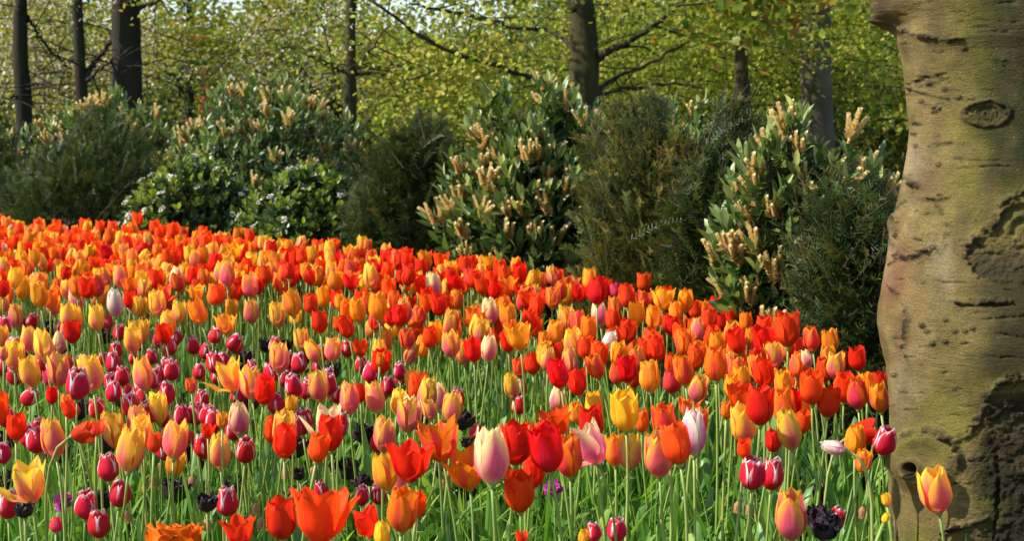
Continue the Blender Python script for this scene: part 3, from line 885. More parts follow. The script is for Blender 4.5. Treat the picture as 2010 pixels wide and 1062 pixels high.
def viburnum(label, cx, w, top, Y, n, seed, numb, ry=.8):
    c = at(cx, 240, Y)
    rx, h = w / 2 / FPX * Y, at(cx, top, Y).z
    root = thing("viburnum_shrub", label, "shrub", (c.x, Y, 0), "white-flowered shrubs at the far edge of the bed")
    p, nn = dome(n, rx, rx * ry, h, .8, 1.05, seed, .2)
    d = norm(nn + np.array([0, 0, .35]) + rng.normal(0, .3, p.shape))
    mb = MB()
    k = 7
    side = norm(np.cross(d, rdir(n)))
    oth = np.cross(d, side)
    young = smooth(.3, .7, p[:, 2] / h - .3 * p[:, 0] / rx) * rng.random(n)
    for j in range(k):
        th = j * 2.4
        rd = math.cos(th) * side + math.sin(th) * oth
        t = j / (k - 1)
        scatter(mb, ROUND, p - d * .05 * (1 - t), rd * (1.1 - .7 * t) + d * (.3 + .8 * t), d + .3 * rdir(n), rng.uniform(.028, .045, n), np.clip(.2 + .25 * t + young * (.25 + .5 * t) + rng.normal(0, .1, n), 0, 1), .85)
    q, qn = dome(n, rx * .85, rx * ry * .85, h * .9, .3, .95, seed)
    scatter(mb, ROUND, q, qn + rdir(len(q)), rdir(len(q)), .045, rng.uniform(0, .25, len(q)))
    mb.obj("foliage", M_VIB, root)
    st = MB()
    for _ in range(9):
        a = rng.uniform(0, 6.28)
        tube(st, curve([(0, 0, -.02), (rx * .35 * math.cos(a), rx * .35 * math.sin(a), h * .4), (rx * .6 * math.cos(a), rx * .5 * math.sin(a), h * .8)], 8), np.linspace(.012, .004, 8), 5)
    st.obj("stem", M_TWIG, root)
    vis = [i for i in np.argsort(rng.random(n)) if p[i][1] < .1][:numb]
    for i in vis:
        o = link("flower_cluster", UMBELS[rng.integers(0, 3)], root)
        o.location = p[i] + d[i] * .018
        o.rotation_euler = Vector(d[i]).to_track_quat('Z', 'Y').to_euler()
        s = rng.uniform(.6, 1.0)
        o.scale = (s, s, s)
    return root

yew("dark yew at the far left edge of the photo, behind the tulips", -20, 260, 240, 8.9, 1300, 1, M_YEW)
laurel("cherry laurel with tan flower candles behind the left-hand yew", 195, 330, 212, 9.4, 560, .07, 90, 2)
yew("broad dark green yew at the left, beside the left white-flowered shrub", 150, 380, 258, 8.4, 3600, 3, M_YEW)
laurel("wide cherry laurel with clustered tan flower candles behind the two white-flowered shrubs", 478, 410, 214, 8.9, 760, .07, 98, 4)
viburnum("round white-flowered shrub with lime young shoots, the left of two", 372, 260, 334, 7.75, 1100, 5, 60)
viburnum("round white-flowered shrub beside the dark yew, the right of two", 605, 250, 330, 7.25, 1100, 6, 85)
yew("dark feathery yew left of the central laurel", 795, 270, 266, 6.9, 3400, 7, M_YEW, up=.5)
laurel("large central cherry laurel covered in tan flower candles", 1062, 350, 228, 6.25, 760, .074, 98, 8, ry=.75, inner=1300)
laurel("cherry laurel with pale upright leaves, mostly hidden behind the olive-brown yew", 1330, 340, 245, 6.7, 400, .07, 24, 9)
yew("olive-brown yew with upright sprays right of the central laurel", 1310, 320, 258, 5.45, 3400, 10, M_YEWB, up=1.3, ln=(.1, .2))
yew("dark green yew in the gap left of the long-leaved laurel", 1405, 250, 285, 5.25, 2600, 11, M_YEW, up=.5)
laurel("loose long-leaved cherry laurel leaning out over the tulips, beside the big trunk", 1600, 390, 298, 4.65, 520, .070, 85, 12, ry=.5, inner=1100)
yew("dark green yew touching the left side of the big trunk", 1690, 270, 372, 4.3, 2800, 13, M_YEW, up=.6, needle=.016)

# red-flowering shrubs glimpsed behind the laurels
for lab, cx, top, w in (("red-flowering shrub behind the laurel, the left of two", 403, 150, 30), ("red-flowering shrub behind the laurel, the right of two", 455, 172, 62)):
    Y = 17.0
    c = at(cx, 240, Y)
    root = thing("azalea_shrub", lab, "shrub", (c.x, Y, 0))
    rx, h = w / 2 / FPX * Y, at(cx, top, Y).z
    p, nn = dome(150, rx, rx, h, .7, 1.05, 20, .3)
    mb, st = MB(), MB()
    sprays(mb, p[:60], 5, .1, .9, .05, .5)
    mb.obj("blossom", M_REDFLOWER, root)
    mb = MB()
    sprays(mb, p[60:], 6, .12, .9, .05, .5)
    mb.obj("foliage", M_BEECH2, root)
    tube(st, [(0, 0, -.02), (.03, 0, h * .5), (0, 0, h * .9)], [.03, .02, .01], 6)
    st.obj("stem", M_TWIG, root)

# ------------------------------------------------------------------ tulips
def petal(mb, az, R, H, half=1.1, close=.35, flare=0., inner=1., ruff=.02, opening=0., pw=1.9, tipx=.7, frill=0., nu=9, nv=12, mi=0, twist=0.):
    v = np.linspace(0, 1, nv)[:, None] * np.ones((1, nu))
    u = np.linspace(-1, 1, nu)[None] * np.ones((nv, 1))
    s = np.clip((v - .42) / .58, 0, 1)
    r = np.where(v < .42, .14 + .86 * np.sin(np.clip(v / .42, 0, 1) * np.pi / 2) ** .85, 1 - close * s ** 1.8 + flare * s ** 3) * R * inner
    shp = np.where(v < .5, .4 + .6 * np.sin(np.pi * v), np.maximum(1 - np.clip((v - .5) / .5, 0, 1) ** pw, 0) ** tipx)
    W = R * half * np.maximum(shp, .03)
    a = np.clip(u * W / np.maximum(r, R * .12), -1.45, 1.45)
    ph = rng.uniform(0, 6.28, 3)
    r = r * (1 - .05 * u ** 2 * s) - .05 * R * np.exp(-(u / .17) ** 2) * np.sin(np.pi * np.clip(v * 1.05, 0, 1))
    r = r + (.07 if inner >= 1 else .0) * R * u ** 4 * np.sin(np.pi * np.clip(v, 0, 1))
    r = r + ruff * R * (np.sin(u * 4.5 + ph[0]) + .6 * np.sin(u * 9 + v * 5 + ph[1])) * v ** 1.5
    z = H * v * (1 + 0 * u) + H * ruff * .7 * np.sin(u * 7 + ph[2]) * v ** 4
    if frill:
        z = z + frill * H * rng.normal(0, 1, (1, nu)) * v ** 6
        r = r + frill * R * 1.5 * rng.normal(0, 1, (nv, nu)) * v ** 3
    x, y = r * np.cos(a), r * np.sin(a)
    if opening:
        c, s_ = math.cos(opening), math.sin(opening)
        k = smooth(0, .5, v)
        x, z = x + k * (x * (c - 1) + z * s_), z + k * (-x * s_ + z * (c - 1))
    az2 = az + twist * v
    V = np.stack([x * np.cos(az2) - y * np.sin(az2), x * np.sin(az2) + y * np.cos(az2), z], -1)
    i = (np.arange(nv - 1)[:, None] * nu + np.arange(nu - 1)[None]).ravel()
    F = np.stack([i, i + 1, i + nu + 1, i + nu], -1)
    mb.add(V.reshape(-1, 3), F, rng.random(), np.stack([(u + 1) / 2, v], -1).reshape(-1, 2), mi)

#        radius height half close flare ruffle tip    name             words
KIND = {
 'R': (.0196, .064, 1.12, .22, .05, .02, .55, "scarlet_tulip", "scarlet tulip"),
 'O': (.0200, .066, 1.08, .25, .05, .035, .6, "orange_tulip", "flamed orange tulip"),
 'Y': (.0212, .077, 1.10, .38, .03, .015, .75, "yellow_pink_tulip", "yellow-pink tulip"),
 'M': (.0215, .075, 1.12, .45, .0, .012, .8, "cream_magenta_tulip", "cream-magenta tulip"),
 'W': (.0200, .075, 1.12, .5, .0, .012, .85, "white_pink_tulip", "white-pink tulip"),
 'C': (.0185, .054, 1.15, .4, .02, .012, .7, "crimson_tulip", "white-rimmed crimson tulip"),
 'L': (.0205, .068, 1.10, .32, .05, .03, .6, "yellow_tulip", "clear yellow tulip"),
 'K': (.0180, .052, 1.15, .4, .0, .012, .7, "rose_tulip", "plain rose-pink tulip"),
 'B': (.0215, .052, 1.1, .25, .1, .09, .5, "black_parrot_tulip", "frilled black tulip"),
 'P': (.0400, .062, .85, .1, .3, .05, .5, "double_tulip", "wide open orange-red double tulip"),
}
PROTO = {}
def make_protos(code, splay, n):
    R, H, half, close, flare, ruff, tip = KIND[code][:7]
    out = []
    for v in range(n):
        rot = rng.uniform(0, 2.1)
        full, inn, outer = MB(), MB(), []
        def put(mbs, az, **k):
            st = rng.bit_generator.state
            for q in mbs:
                rng.bit_generator.state = st
                petal(q, az, **k)
        cl = close + rng.normal(0, .09) - (.15 if splay else 0)
        fl = flare + abs(rng.normal(0, .05)) + (.25 if splay else 0)
        fr = .07 if code == 'B' else .024
        hh = H * rng.uniform(.95, 1.05)
        layers = [(3, .91, 1.02), (3, 1.02, .98)]
        if code == 'P':
            layers = [(4, .35, .8), (5, .62, .9), (6, .85, .95), (6, 1., .85)]
        if code == 'B':
            layers = [(4, .55, .95), (4, .8, 1.), (5, 1.05, .95)]
        for li, (cnt, inner, hs) in enumerate(layers):
            for k in range(cnt):
                az = rot + 2 * np.pi * (k + .5 * (li % 2)) / cnt + rng.normal(0, .06)
                op = max(0, rng.normal(.0, .04))
                if splay:
                    op = abs(rng.normal(.2, .14)) * (1 if li == len(layers) - 1 else .6)
                    if splay == 'loose' and li == len(layers) - 1:
                        op = .6 if k == 0 else .03
                if code in 'BP':
                    op = (.03 + .13 * li) * rng.uniform(.3, 1.7) * (1 if code == 'B' else .9)
                kw = dict(R=R * (1.0 if code in 'BP' else 1.04), H=hh * hs * rng.uniform(.96, 1.04), half=half * (1 if li == 0 else .93), close=cl, flare=fl, inner=inner, ruff=ruff * rng.uniform(.6, 1.5), opening=op, tipx=tip * rng.uniform(.9, 1.1), frill=fr, twist=rng.normal(0, .12))
                last = li == len(layers) - 1
                if last and k == 0:
                    az0 = az
                if last:
                    m1 = MB()
                    put((full, m1), az, **kw)
                    outer.append(m1)
                else:
                    put((full, inn), az, **kw)
        for q in (full, inn):
            tube(q, [(0, 0, -.003), (0, 0, .004), (0, 0, .012 if not splay else .022)], [.004, .0075, .004], 7, mi=1)
        nm = KIND[code][7].replace("_tulip", "")
        mats = [PM[code], M_STEM]
        out.append((full, az0, full.mesh("bloom", mats), inn.mesh("bloom", mats), [o.mesh("petal", mats) for o in outer], hh))
    PROTO[(code, splay)] = out
for c in KIND:
    make_protos(c, '', 5 if c in 'ROYCB' else 3)
for c in 'RO':
    make_protos(c, 'wide', 3)
for c in 'YMCW':
    make_protos(c, 'loose', 1)

def strip(mb, pts, width, side, fold=.35, rnd=.5, taper=.7):
    """a leaf blade along the points, folded along its middle"""
    P = np.asarray(pts, float)
    n = len(P)
    t = np.linspace(0, 1, n)
    w = width * (np.minimum(1, .45 + t * 1.8)) * np.maximum(1 - t ** 2.2, 0) ** taper
    T = norm(np.gradient(P, axis=0))
    S = norm(np.asarray(side, float) - (T * np.asarray(side)).sum(-1, keepdims=True) * T)
    U = np.cross(S, T)
    V = np.stack([P + S * w[:, None] / 2 + U * (fold * w / 2)[:, None], P, P - S * w[:, None] / 2 + U * (fold * w / 2)[:, None]], 1)
    i = (np.arange(n - 1)[:, None] * 3 + np.arange(2)[None]).ravel()
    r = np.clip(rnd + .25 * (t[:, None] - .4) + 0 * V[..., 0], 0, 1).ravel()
    mb.add(V.reshape(-1, 3), np.stack([i, i + 1, i + 4, i + 3], -1), r)
def leaf_mesh():
    mb = MB()
    L_, b = rng.uniform(.24, .36), rng.uniform(.1, .55)
    t = np.linspace(0, 1, 12)
    dr = rng.choice([0, .0, .25])
    x = .012 + L_ * (b * t ** 1.8 * .7 + .05 * t)
    z = L_ * (t * (1 - .25 * b) - dr * np.maximum(t - .6, 0) ** 2 * 4)
    strip(mb, np.stack([x, .03 * np.sin(t * 3 + rng.uniform(0, 6)) * t, z], -1), rng.uniform(.028, .054), (0, 1, 0), rng.uniform(.25, .6), rng.uniform(.2, .65))
    return mb.mesh("leaf", M_TLEAF)
LEAVES = [leaf_mesh() for _ in range(10)]
def stem_mesh(p0, p1, d1, r=.0031, bend=.25):
    """from the ground to the bloom, arriving along the bloom's own axis"""
    p0, p1, d1 = np.array(p0, float), np.array(p1, float), np.array(d1, float)
    L_ = np.linalg.norm(p1 - p0)
    t = np.linspace(0, 1, 10)[:, None]
    a, b = p0 + np.array([rng.normal(0, .012), rng.normal(0, .012), L_ * .4]), p1 - d1 * L_ * bend
    P = p0 * (1 - t) ** 3 + 3 * a * t * (1 - t) ** 2 + 3 * b * t * t * (1 - t) + p1 * t ** 3
    mb = MB()
    tube(mb, P, np.linspace(r * 1.25, r, 10), 6, np.clip(rng.normal(.5, .2), 0, 1))
    return mb.mesh("stem", M_STEM)

def tone_of(o, c):
    o.color = c
def rot_tilt(tilt, pitch, yaw):
    return Matrix.Rotation(math.radians(tilt), 3, 'Y') @ Matrix.Rotation(math.radians(pitch), 3, 'X') @ Matrix.Rotation(yaw, 3, 'Z')

def tulip(code, splay, head, sc, tilt=0., label=None, group=None, parts=True, proto=None, low=False, foot=None, bend=.25, yaw=None):
    """head: the middle of the bloom"""
    name, words = KIND[code][7], KIND[code][8]
    prs = PROTO.get((code, splay)) or PROTO[(code, '')]
    _, az0, full, inn, outer, H = prs[rng.integers(0, len(prs)) if proto is None else proto]
    if yaw is None:
        yaw = rng.uniform(0, 6.28)
    if splay == 'loose':
        yaw = math.pi + .35 - az0
    Rm = rot_tilt(tilt, rng.normal(0, 6), yaw)
    up = Rm @ Vector((0, 0, 1))
    top = Vector(head) - up * (H * sc * .5)
    if foot is None:
        lean = math.tan(math.radians(max(-25, min(25, tilt)))) * .35
        foot = Vector((top.x - lean * top.z + rng.normal(0, .02), top.y + rng.normal(.01, .02), 0))
    else:
        foot = Vector(foot)
    root = thing(name, label, "tulip", foot, group)
    colr = (rng.random(), rng.random(), rng.random(), 1)
    b = link("bloom", inn if parts else full, root)
    b.location = top - foot
    b.rotation_euler = Rm.to_euler()
    b.scale = (sc, sc, sc)
    b.color = colr
    if parts:
        for m in outer:
            q = link("petal", m, b)
            q.color = colr
    link("stem", stem_mesh((0, 0, -.01), top - foot, up, rng.uniform(.0021, .0028) * (.8 if code in 'CKB' else 1), bend), root)
    for k in range(int(rng.integers(2, 5)) if parts else 1):
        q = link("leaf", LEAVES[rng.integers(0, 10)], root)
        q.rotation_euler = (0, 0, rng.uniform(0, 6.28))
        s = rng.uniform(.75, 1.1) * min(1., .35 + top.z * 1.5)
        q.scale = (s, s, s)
    return root

# tiles of the photograph in which the near tulips were measured: origin and enlargement
TILES = {'A': (0, 700, 2.934), 'B': (600, 700, 2.934), 'C': (1200, 740, 3.298), 'D': (0, 420, 2.95), 'E': (600, 450, 2.95), 'F': (1200, 520, 3.123)}
# x y height kind [tilt [id]]; lower-case kinds are splayed or have a loose petal
NEAR = {
'C': """1165 905 340 Y -3 t;915 630 230 C 2 r;1040 635 215 C 4 s;305 510 310 Y -4 n;530 370 290 W -2 o;855 310 275 Y -6 p;1150 350 265 Y -12 q;965 190 265 R 0 aa
1405 165 212 R 3 x;1440 460 145 W -80 u;1545 130 150 M 60 bb;85 230 275 L -6 dd;120 490 250 Y 2;20 480 210 O -4;195 290 150 O;345 290 230 O -10;420 440 280 R -12;510 200 160 o 0;745 220 120 O;830 130 190 r -6
1050 420 150 R 10;1120 200 220 O -5;1240 240 150 O 6;1650 70 185 O -5;1735 140 190 O -8;1580 420 205 O 2;1625 360 150 r 75;1630 550 160 O 8;1770 420 200 C 10;560 300 200 O 14;1240 300 160 R 10;860 470 130 R;575 95 140 O 8
1350 745 130 B 10;1335 915 150 B -14;1410 960 155 B 12;1375 1005 130 B 0;1450 930 170 C 25;1780 800 90 L -10;1775 920 70 L 20""",
'B': """765 490 255 o -12 h;600 610 245 r 0 i;1065 580 325 M -3 j;1640 510 260 m -24 k;1230 790 245 R -4 l;560 890 265 O 5 m;605 335 205 M 6 g;130 380 215 m 2 f
60 60 70 C;320 50 100 C;430 20 80 O;75 175 190 Y -6;130 130 120 C 4;400 115 105 C 3;175 225 95 C;250 245 185 Y -3;315 215 110 R;400 240 182 Y -14;545 130 85 C;625 150 165 Y -9;535 265 155 Y 8;710 310 130 Y -14;760 235 160 M -4;870 250 122 C;420 500 132 C 3;210 430 75 K
980 435 100 C 22;455 675 212 O -12;545 735 190 Y -14;930 660 235 o -8;1210 510 262 R 3;1290 490 205 O 6;1390 540 280 R -10;1310 670 205 R 6;1515 580 240 O -4;1440 390 180 r -8;1560 330 130 O;1650 390 205 R -6;1660 290 160 L -3;1775 540 205 L -4;1930 370 150 L
325 805 118 C;420 800 122 C -5;360 960 185 r -20;440 1030 140 L;90 765 110 C -14;1240 1045 80 r;1790 1000 155 C 3;1660 1015 115 C -8;1600 1045 90 L;645 860 150 R 8
1185 175 150 Y -10;1225 285 112 C;1240 185 100 C;1230 65 120 O -5;1305 45 132 R -5;1385 30 120 L;1455 105 172 R -12;1565 150 162 R -4;1450 245 140 M 4;1670 60 150 O -18;1795 100 132 O;1890 130 115 R
335 450 115 B 20;900 370 120 B;245 655 125 B;330 720 85 B;800 660 115 B -15;925 790 92 B;930 500 65 B""",
'A': """1850 920 335 r 4 a;1000 1050 230 P 0 b;165 730 255 y -6 c;1305 840 175 C 0 d;1265 550 212 Y -2 e;1620 945 255 R -4 w2;1380 1010 180 r -6
175 90 192 Y -12;337 80 212 Y 2;525 100 222 Y -8 ab;85 112 122 C;445 165 185 C 4;640 150 112 C -6;705 115 122 C;825 105 192 Y -10;885 130 122 C 4;595 15 80 C;240 50 112 C;440 45 92 C;990 80 130 C 2;1235 40 132 C -14;1320 115 195 y -16;1435 125 132 C;1375 215 132 C 6
1560 95 118 C -6;1650 80 95 C;1725 40 122 C -6;1825 65 88 C;1895 130 132 C;1690 175 138 C -8;1775 175 105 C;1840 175 192 Y -4;1590 275 138 C -5;1545 235 65 K;1680 280 105 L;170 235 125 C 38;300 230 100 R;400 310 110 R -20;470 440 115 r 70;560 410 100 o
655 425 222 Y -12;795 400 222 Y -5;910 300 192 Y -3;755 285 152 C -12;815 205 122 C -8;955 215 142 C -5;730 205 92 K;1045 350 132 C;1125 335 132 C;1200 340 134 C 3;970 435 118 C;845 330 150 C;1375 365 196 M -3;1085 470 85 K 20;1195 430 85 r;1170 520 152 C -6
1010 620 160 L 10;205 490 155 C -16;1685 420 152 C -4;1760 365 124 C;625 645 162 C -5;690 795 165 C 3;45 855 168 C;495 860 172 C 6;325 972 100 K;568 970 172 C -6;1830 760 115 C 10;1570 430 150 R 10;890 500 120 R;380 270 100 O;1100 170 90 O;1280 370 100 O
20 490 120 B;285 440 110 B 10;300 560 85 B;640 40 80 B;610 535 95 B;770 575 100 B;1095 560 112 B;1155 610 82 B;1010 780 135 B;1190 850 105 B;600 830 112 B;140 890 92 B;20 720 112 B;690 250 92 B;1005 265 92 B;1440 270 102 B;1690 530 135 B;1720 680 75 B;1350 740 92 B;1710 800 115 B;1950 640 92 B;1380 90 90 B""",
'D': """665 520 158 W -3 y;1145 570 152 O -20;1310 640 122 o;90 595 142 Y -3;185 620 88 C 25;25 650 112 C;10 515 132 Y;560 605 152 Y -4;620 630 92 K;395 590 152 Y -6;440 600 132 Y;310 530 132 Y;690 690 98 C;790 690 152 Y -4;830 680 132 Y 4;910 520 160 Y -4;810 540 122 L 6;765 530 102 W;970 510 100 K
1040 570 138 Y -3;975 640 152 Y -5;835 605 70 K 40;1340 555 112 L;1455 570 142 Y -3;1605 585 152 Y -5;1690 520 152 O -8;1265 470 122 R -8;1365 460 102 R;1800 525 122 R;1850 630 140 R -5;1960 640 92 R
75 780 132 C;165 730 152 Y -4;250 765 188 Y -12;340 750 132 M;775 835 82 C;985 770 112 C;965 815 72 K;1120 765 108 C;1355 745 112 C 35;1595 768 112 C;1745 730 142 Y -4;1815 800 145 Y -28;380 670 102 Y;20 810 90 Y;130 430 130 L;225 470 150 L -4;360 440 90 L 40;440 500 130 M -12;180 380 90 L;370 350 120 L;500 430 130 R;560 420 130 O;1710 600 110 L""",
'E': """785 325 110 W 28 cc;85 540 132 R -4;235 570 132 R -14;320 690 102 r;380 580 112 Y;155 700 150 Y -3;240 695 100 C;430 720 152 Y -4;315 785 102 C;300 470 142 O -4;240 470 130 O;420 450 162 O -4;510 420 122 O;610 440 102 R;545 505 132 R;625 520 112 O -10;495 585 112 L -8;465 640 122 O;770 440 132 R;705 395 112 R;875 410 112 O
975 515 134 o -4;1065 480 152 M -5;1170 500 140 O;1040 345 112 R;590 640 132 O;640 610 120 R;610 720 132 Y 25;680 680 132 L 15;755 600 132 O -6;840 670 162 Y -6;910 715 152 Y -6;970 705 142 R -4;1060 695 158 M 4;865 590 112 O;870 520 92 O;1090 625 112 R;1170 650 132 R;1235 625 165 o -8;1445 600 142 O;1465 680 92 O;1305 770 152 R -6;1385 735 152 L;1230 800 122 O -8
1330 570 122 R;1510 520 152 Y;1575 540 132 O;1700 490 152 M;1780 530 132 R;1640 580 142 O;1620 690 122 O;1680 780 155 O -16;1755 670 162 W 12;1810 730 152 L;1895 680 112 O;1925 760 152 O -10;1800 840 132 R;1865 580 122 R;1915 490 142 O;1690 360 170 R;1550 370 110 R;1430 400 130 O;1340 440 130 R;1260 440 110 O;1130 560 120 R;1300 530 130 R""",
'F': """1080 400 222 R -2 w;235 690 188 L -4 z;370 720 155 K -6;345 185 108 R -8;455 225 142 O 2;25 55 108 O 2;200 110 122 R -3;75 100 102 O;250 205 112 Y;515 280 112 R;565 270 102 O;635 255 112 R 3;735 325 118 R -14;825 355 122 O -3;670 355 118 R -10;575 370 112 O;625 420 122 R -6;770 470 162 R -14;860 450 132 O;935 385 142 R;985 430 132 O -3;1110 330 92 O
1225 460 152 O -10;1340 470 152 O -10;1410 485 112 L -4;1510 580 152 R -6;1425 595 122 R;1330 580 152 O -5;1310 650 152 R;1130 580 142 O -5;990 560 182 Y -6;890 560 132 O;935 670 192 R -4;1120 690 132 o -50;1230 760 212 R -2;640 610 212 O -3;440 650 182 O -10;445 480 162 O;540 540 152 O -5;275 520 162 R -4;180 600 162 M -10;45 550 152 L;130 490 122 O
150 310 142 O -3;260 330 152 O -5;105 420 122 R;340 360 122 R;510 390 132 R;420 360 112 R;400 300 92 K;145 700 140 R;50 680 140 O;95 200 140 R;20 260 130 O;1200 575 110 M -20;1560 740 170 O -3;1640 720 130 R;700 500 130 R;1070 520 140 O;790 590 130 O"""}
MARK = {
 'a': ("largest scarlet tulip, two petals flung wide, at the bottom edge left of the middle", "big splayed scarlet tulip"),
 'b': ("wide open orange-red double tulip at the bottom edge, left of the big scarlet one", "wide open orange-red double tulip"),
 'c': ("pale yellow and pink tulip at the far left with one petal fallen sideways", "tulip with the fallen petal"),
 'd': ("white-rimmed crimson tulip alone in green, up and left of the big splayed scarlet one", "lone crimson tulip near the bottom"),
 'e': ("broad yellow tulip with ragged tips and rosy base, overlapping a crimson tulip", "broad ragged yellow tulip"),
 'f': ("cream tulip with deep magenta base and one petal peeled to the left", "cream tulip with the peeled petal"),
 'g': ("cream and magenta tulip above the orange tulip with the jutting petal", "cream and magenta tulip in the middle"),
 'h': ("big apricot orange tulip with one petal jutting left, mid-foreground", "orange tulip with the jutting petal"),
 'i': ("scarlet tulip with wide open jagged mouth, left of the big cream and yellow one", "wide-mouthed scarlet tulip"),
 'j': ("large cream and yellow tulip with magenta sides, biggest in the middle of the foreground", "big cream and yellow tulip"),
 'k': ("white and violet-pink tulip leaning left with a yellow petal hanging off", "leaning white and violet tulip"),
 'l': ("orange-red tulip lowest of the red cluster, just right of the big cream and yellow one", "lowest orange-red tulip"),
 'm': ("orange tulip at the bottom edge, right of the big splayed scarlet one", "orange tulip at the bottom edge"),
 'n': ("tall yellow tulip turning red at its base, left of the white pointed tulip", "tall yellow and red tulip"),
 'o': ("white pointed tulip with a pink keel, on a pale stem right of the middle", "white pointed tulip"),
 'p': ("yellow tulip with a deep pink petal, above the touching crimson pair", "yellow tulip above the crimson pair"),
 'q': ("yellow tulip with a pointed spread tip, right of the one above the crimson pair", "spread yellow tulip on the right"),
 'r': ("left one of the touching pair of crimson tulips, right foreground", "crimson pair"),
 's': ("right one of the touching pair of crimson tulips, right foreground", "right half of the crimson pair"),
 't': ("largest yellow and pink tulip, at the bottom edge beside the black parrot tulips", "largest yellow tulip"),
 'u': ("white and pink tulip nodding sideways on a curved stem, left of the big trunk", "nodding white and pink tulip"),
 'v': ("yellow tulip with a red base standing alone in front of the big trunk", "tulip in front of the trunk"),
 'w': ("big broad scarlet tulip on the skyline of the bed at the right", "broad scarlet skyline tulip"),
 'w2': ("upright orange-red tulip, left of the big splayed scarlet one", "upright orange-red tulip"),
 'x': ("evenly shaped scarlet tulip with square top on a clear stem, right of the crimson pair", "square-topped scarlet tulip"),
 'y': ("closed white and pink bud-like tulip among yellow ones at the upper left", "closed white bud"),
 'z': ("egg-shaped yellow tulip beside a rose-pink one, right of the middle", "egg-shaped yellow tulip"),
 'aa': ("tall scarlet tulip with a jagged top right behind the yellow tulip above the crimson pair", "tall scarlet tulip"),
 'ab': ("long yellow tulip with pink front beside a large crimson one at the left", "long yellow tulip on the left"),
 'bb': ("pale pink tulip lying over sideways on a bent pale stem, near the big trunk", "sideways pale pink tulip"),
 'cc': ("twisted cream tulip showing pale among the scarlet rows in the middle", "twisted cream tulip"),
 'dd': ("tall ruffled yellow tulip with red streaks, left of the white pointed tulip", "ruffled red-streaked yellow tulip"),
}
HGT = {'R': .50, 'O': .50, 'Y': .50, 'M': .50, 'W': .50, 'C': .43, 'L': .48, 'K': .40, 'B': .33, 'P': .42}
near = []
for tl, txt in NEAR.items():
    ox, oy, z = TILES[tl]
    for e in txt.replace("\n", ";").split(";"):
        f = e.split()
        px, py, hp = ox + float(f[0]) / z, oy + float(f[1]) / z, float(f[2]) / z
        code, splay = f[3].upper(), ''
        if f[3].islower():
            splay = 'wide' if code in 'RO' else 'loose'
        tilt = float(f[4]) if len(f) > 4 else float(rng.normal(0, 3))
        if any(math.hypot(px - n['px'], py - n['py']) < .26 * min(hp, n['hp']) for n in near):
            continue
        near.append(dict(px=px, py=py, hp=hp, code=code, splay=splay, tilt=tilt, id=f[5] if len(f) > 5 else None))
near.append(dict(px=1836, py=966, hp=98, code='Y', splay='', tilt=-14, id='v'))
# a low scarlet tulip cannot stand taller than its place in the row: depth from both the size and the row
ORD = ["nearest", "second nearest", "third nearest", "fourth nearest", "fifth nearest", "sixth nearest", "seventh nearest", "eighth nearest", "ninth nearest", "tenth nearest", "eleventh nearest", "twelfth nearest", "thirteenth nearest", "fourteenth nearest", "fifteenth nearest"]
def way(dx, dy):
    a = math.degrees(math.atan2(-dy, dx)) % 360
    return ["right of", "up and right of", "above", "up and left of", "left of", "down and left of", "below", "down and right of"][int((a + 22.5) // 45) % 8]
marks = [n for n in near if n['id']]
buckets = {}
for n in near:
    if n['id']:
        n['label'] = MARK[n['id']][0]
        continue
    b = min(marks, key=lambda m: math.hypot(m['px'] - n['px'], (m['py'] - n['py']) * 1.2))
    n['b'] = b
    buckets.setdefault((n['code'], b['id'], way(n['px'] - b['px'], n['py'] - b['py'])), []).append(n)
for (c, bid, w), ls in buckets.items():
    ls.sort(key=lambda n: math.hypot(n['b']['px'] - n['px'], n['b']['py'] - n['py']))
    for i, n in enumerate(ls):
        pre = "only" if len(ls) == 1 else ORD[i]
        wd = KIND[c][8]
        if n['splay'] == 'wide':
            wd = "open " + wd.split()[-2] + " tulip"
        txt = f"{wd}, {pre} {w} the {MARK[bid][1]}" if pre != "only" else f"{wd} {w} the {MARK[bid][1]}"
        n['label'] = txt
heads = []
for n in near:
    c = n['code']
    H = KIND[c][1]
    P = on_plane(n['px'], n['py'], HGT[c])
    d1, d2 = P.y, FPX * H / n['hp']
    if n['hp'] * d1 / FPX / H < .55:      # small for its row: a low or half hidden one
        d2 = d1
    d = min(max(math.sqrt(d1 * d2), d1 * .86), d1 * 1.16)
    if c == 'B' and n['py'] > 985:        # stands in front of the leaves
        d = d1 * .84
    if n['id'] == 'v':
        d = 2.34
    P = at(n['px'], n['py'], d)
    if P.z < .16:
        d = on_plane(n['px'], n['py'], .16).y
        P = at(n['px'], n['py'], d)
    sc = n['hp'] * d / FPX / H
    if abs(n['tilt']) > 45:
        sc *= 1.15
    bend = .25 - .08 * (abs(n['tilt']) > 30)
    foot = None
    if abs(n['tilt']) > 45:
        foot = (P.x + (.06 if n['tilt'] > 0 else .07) * (1 if n['tilt'] < 0 else -1), P.y + .02, 0)
        if n['id'] == 'bb':
            foot = None
            n['tilt'] = -62
            foot = (P.x + .10, P.y + .02, 0)
    tulip(c, n['splay'], P, sc * 1.03, n['tilt'], n['label'], {'C': "crimson white-rimmed tulips"}.get(c, KIND[c][7].replace("_", " ") + "s") + " of the near rows", True, bend=bend, foot=foot)
    heads.append((P.x, P.y))
heads = np.array(heads)
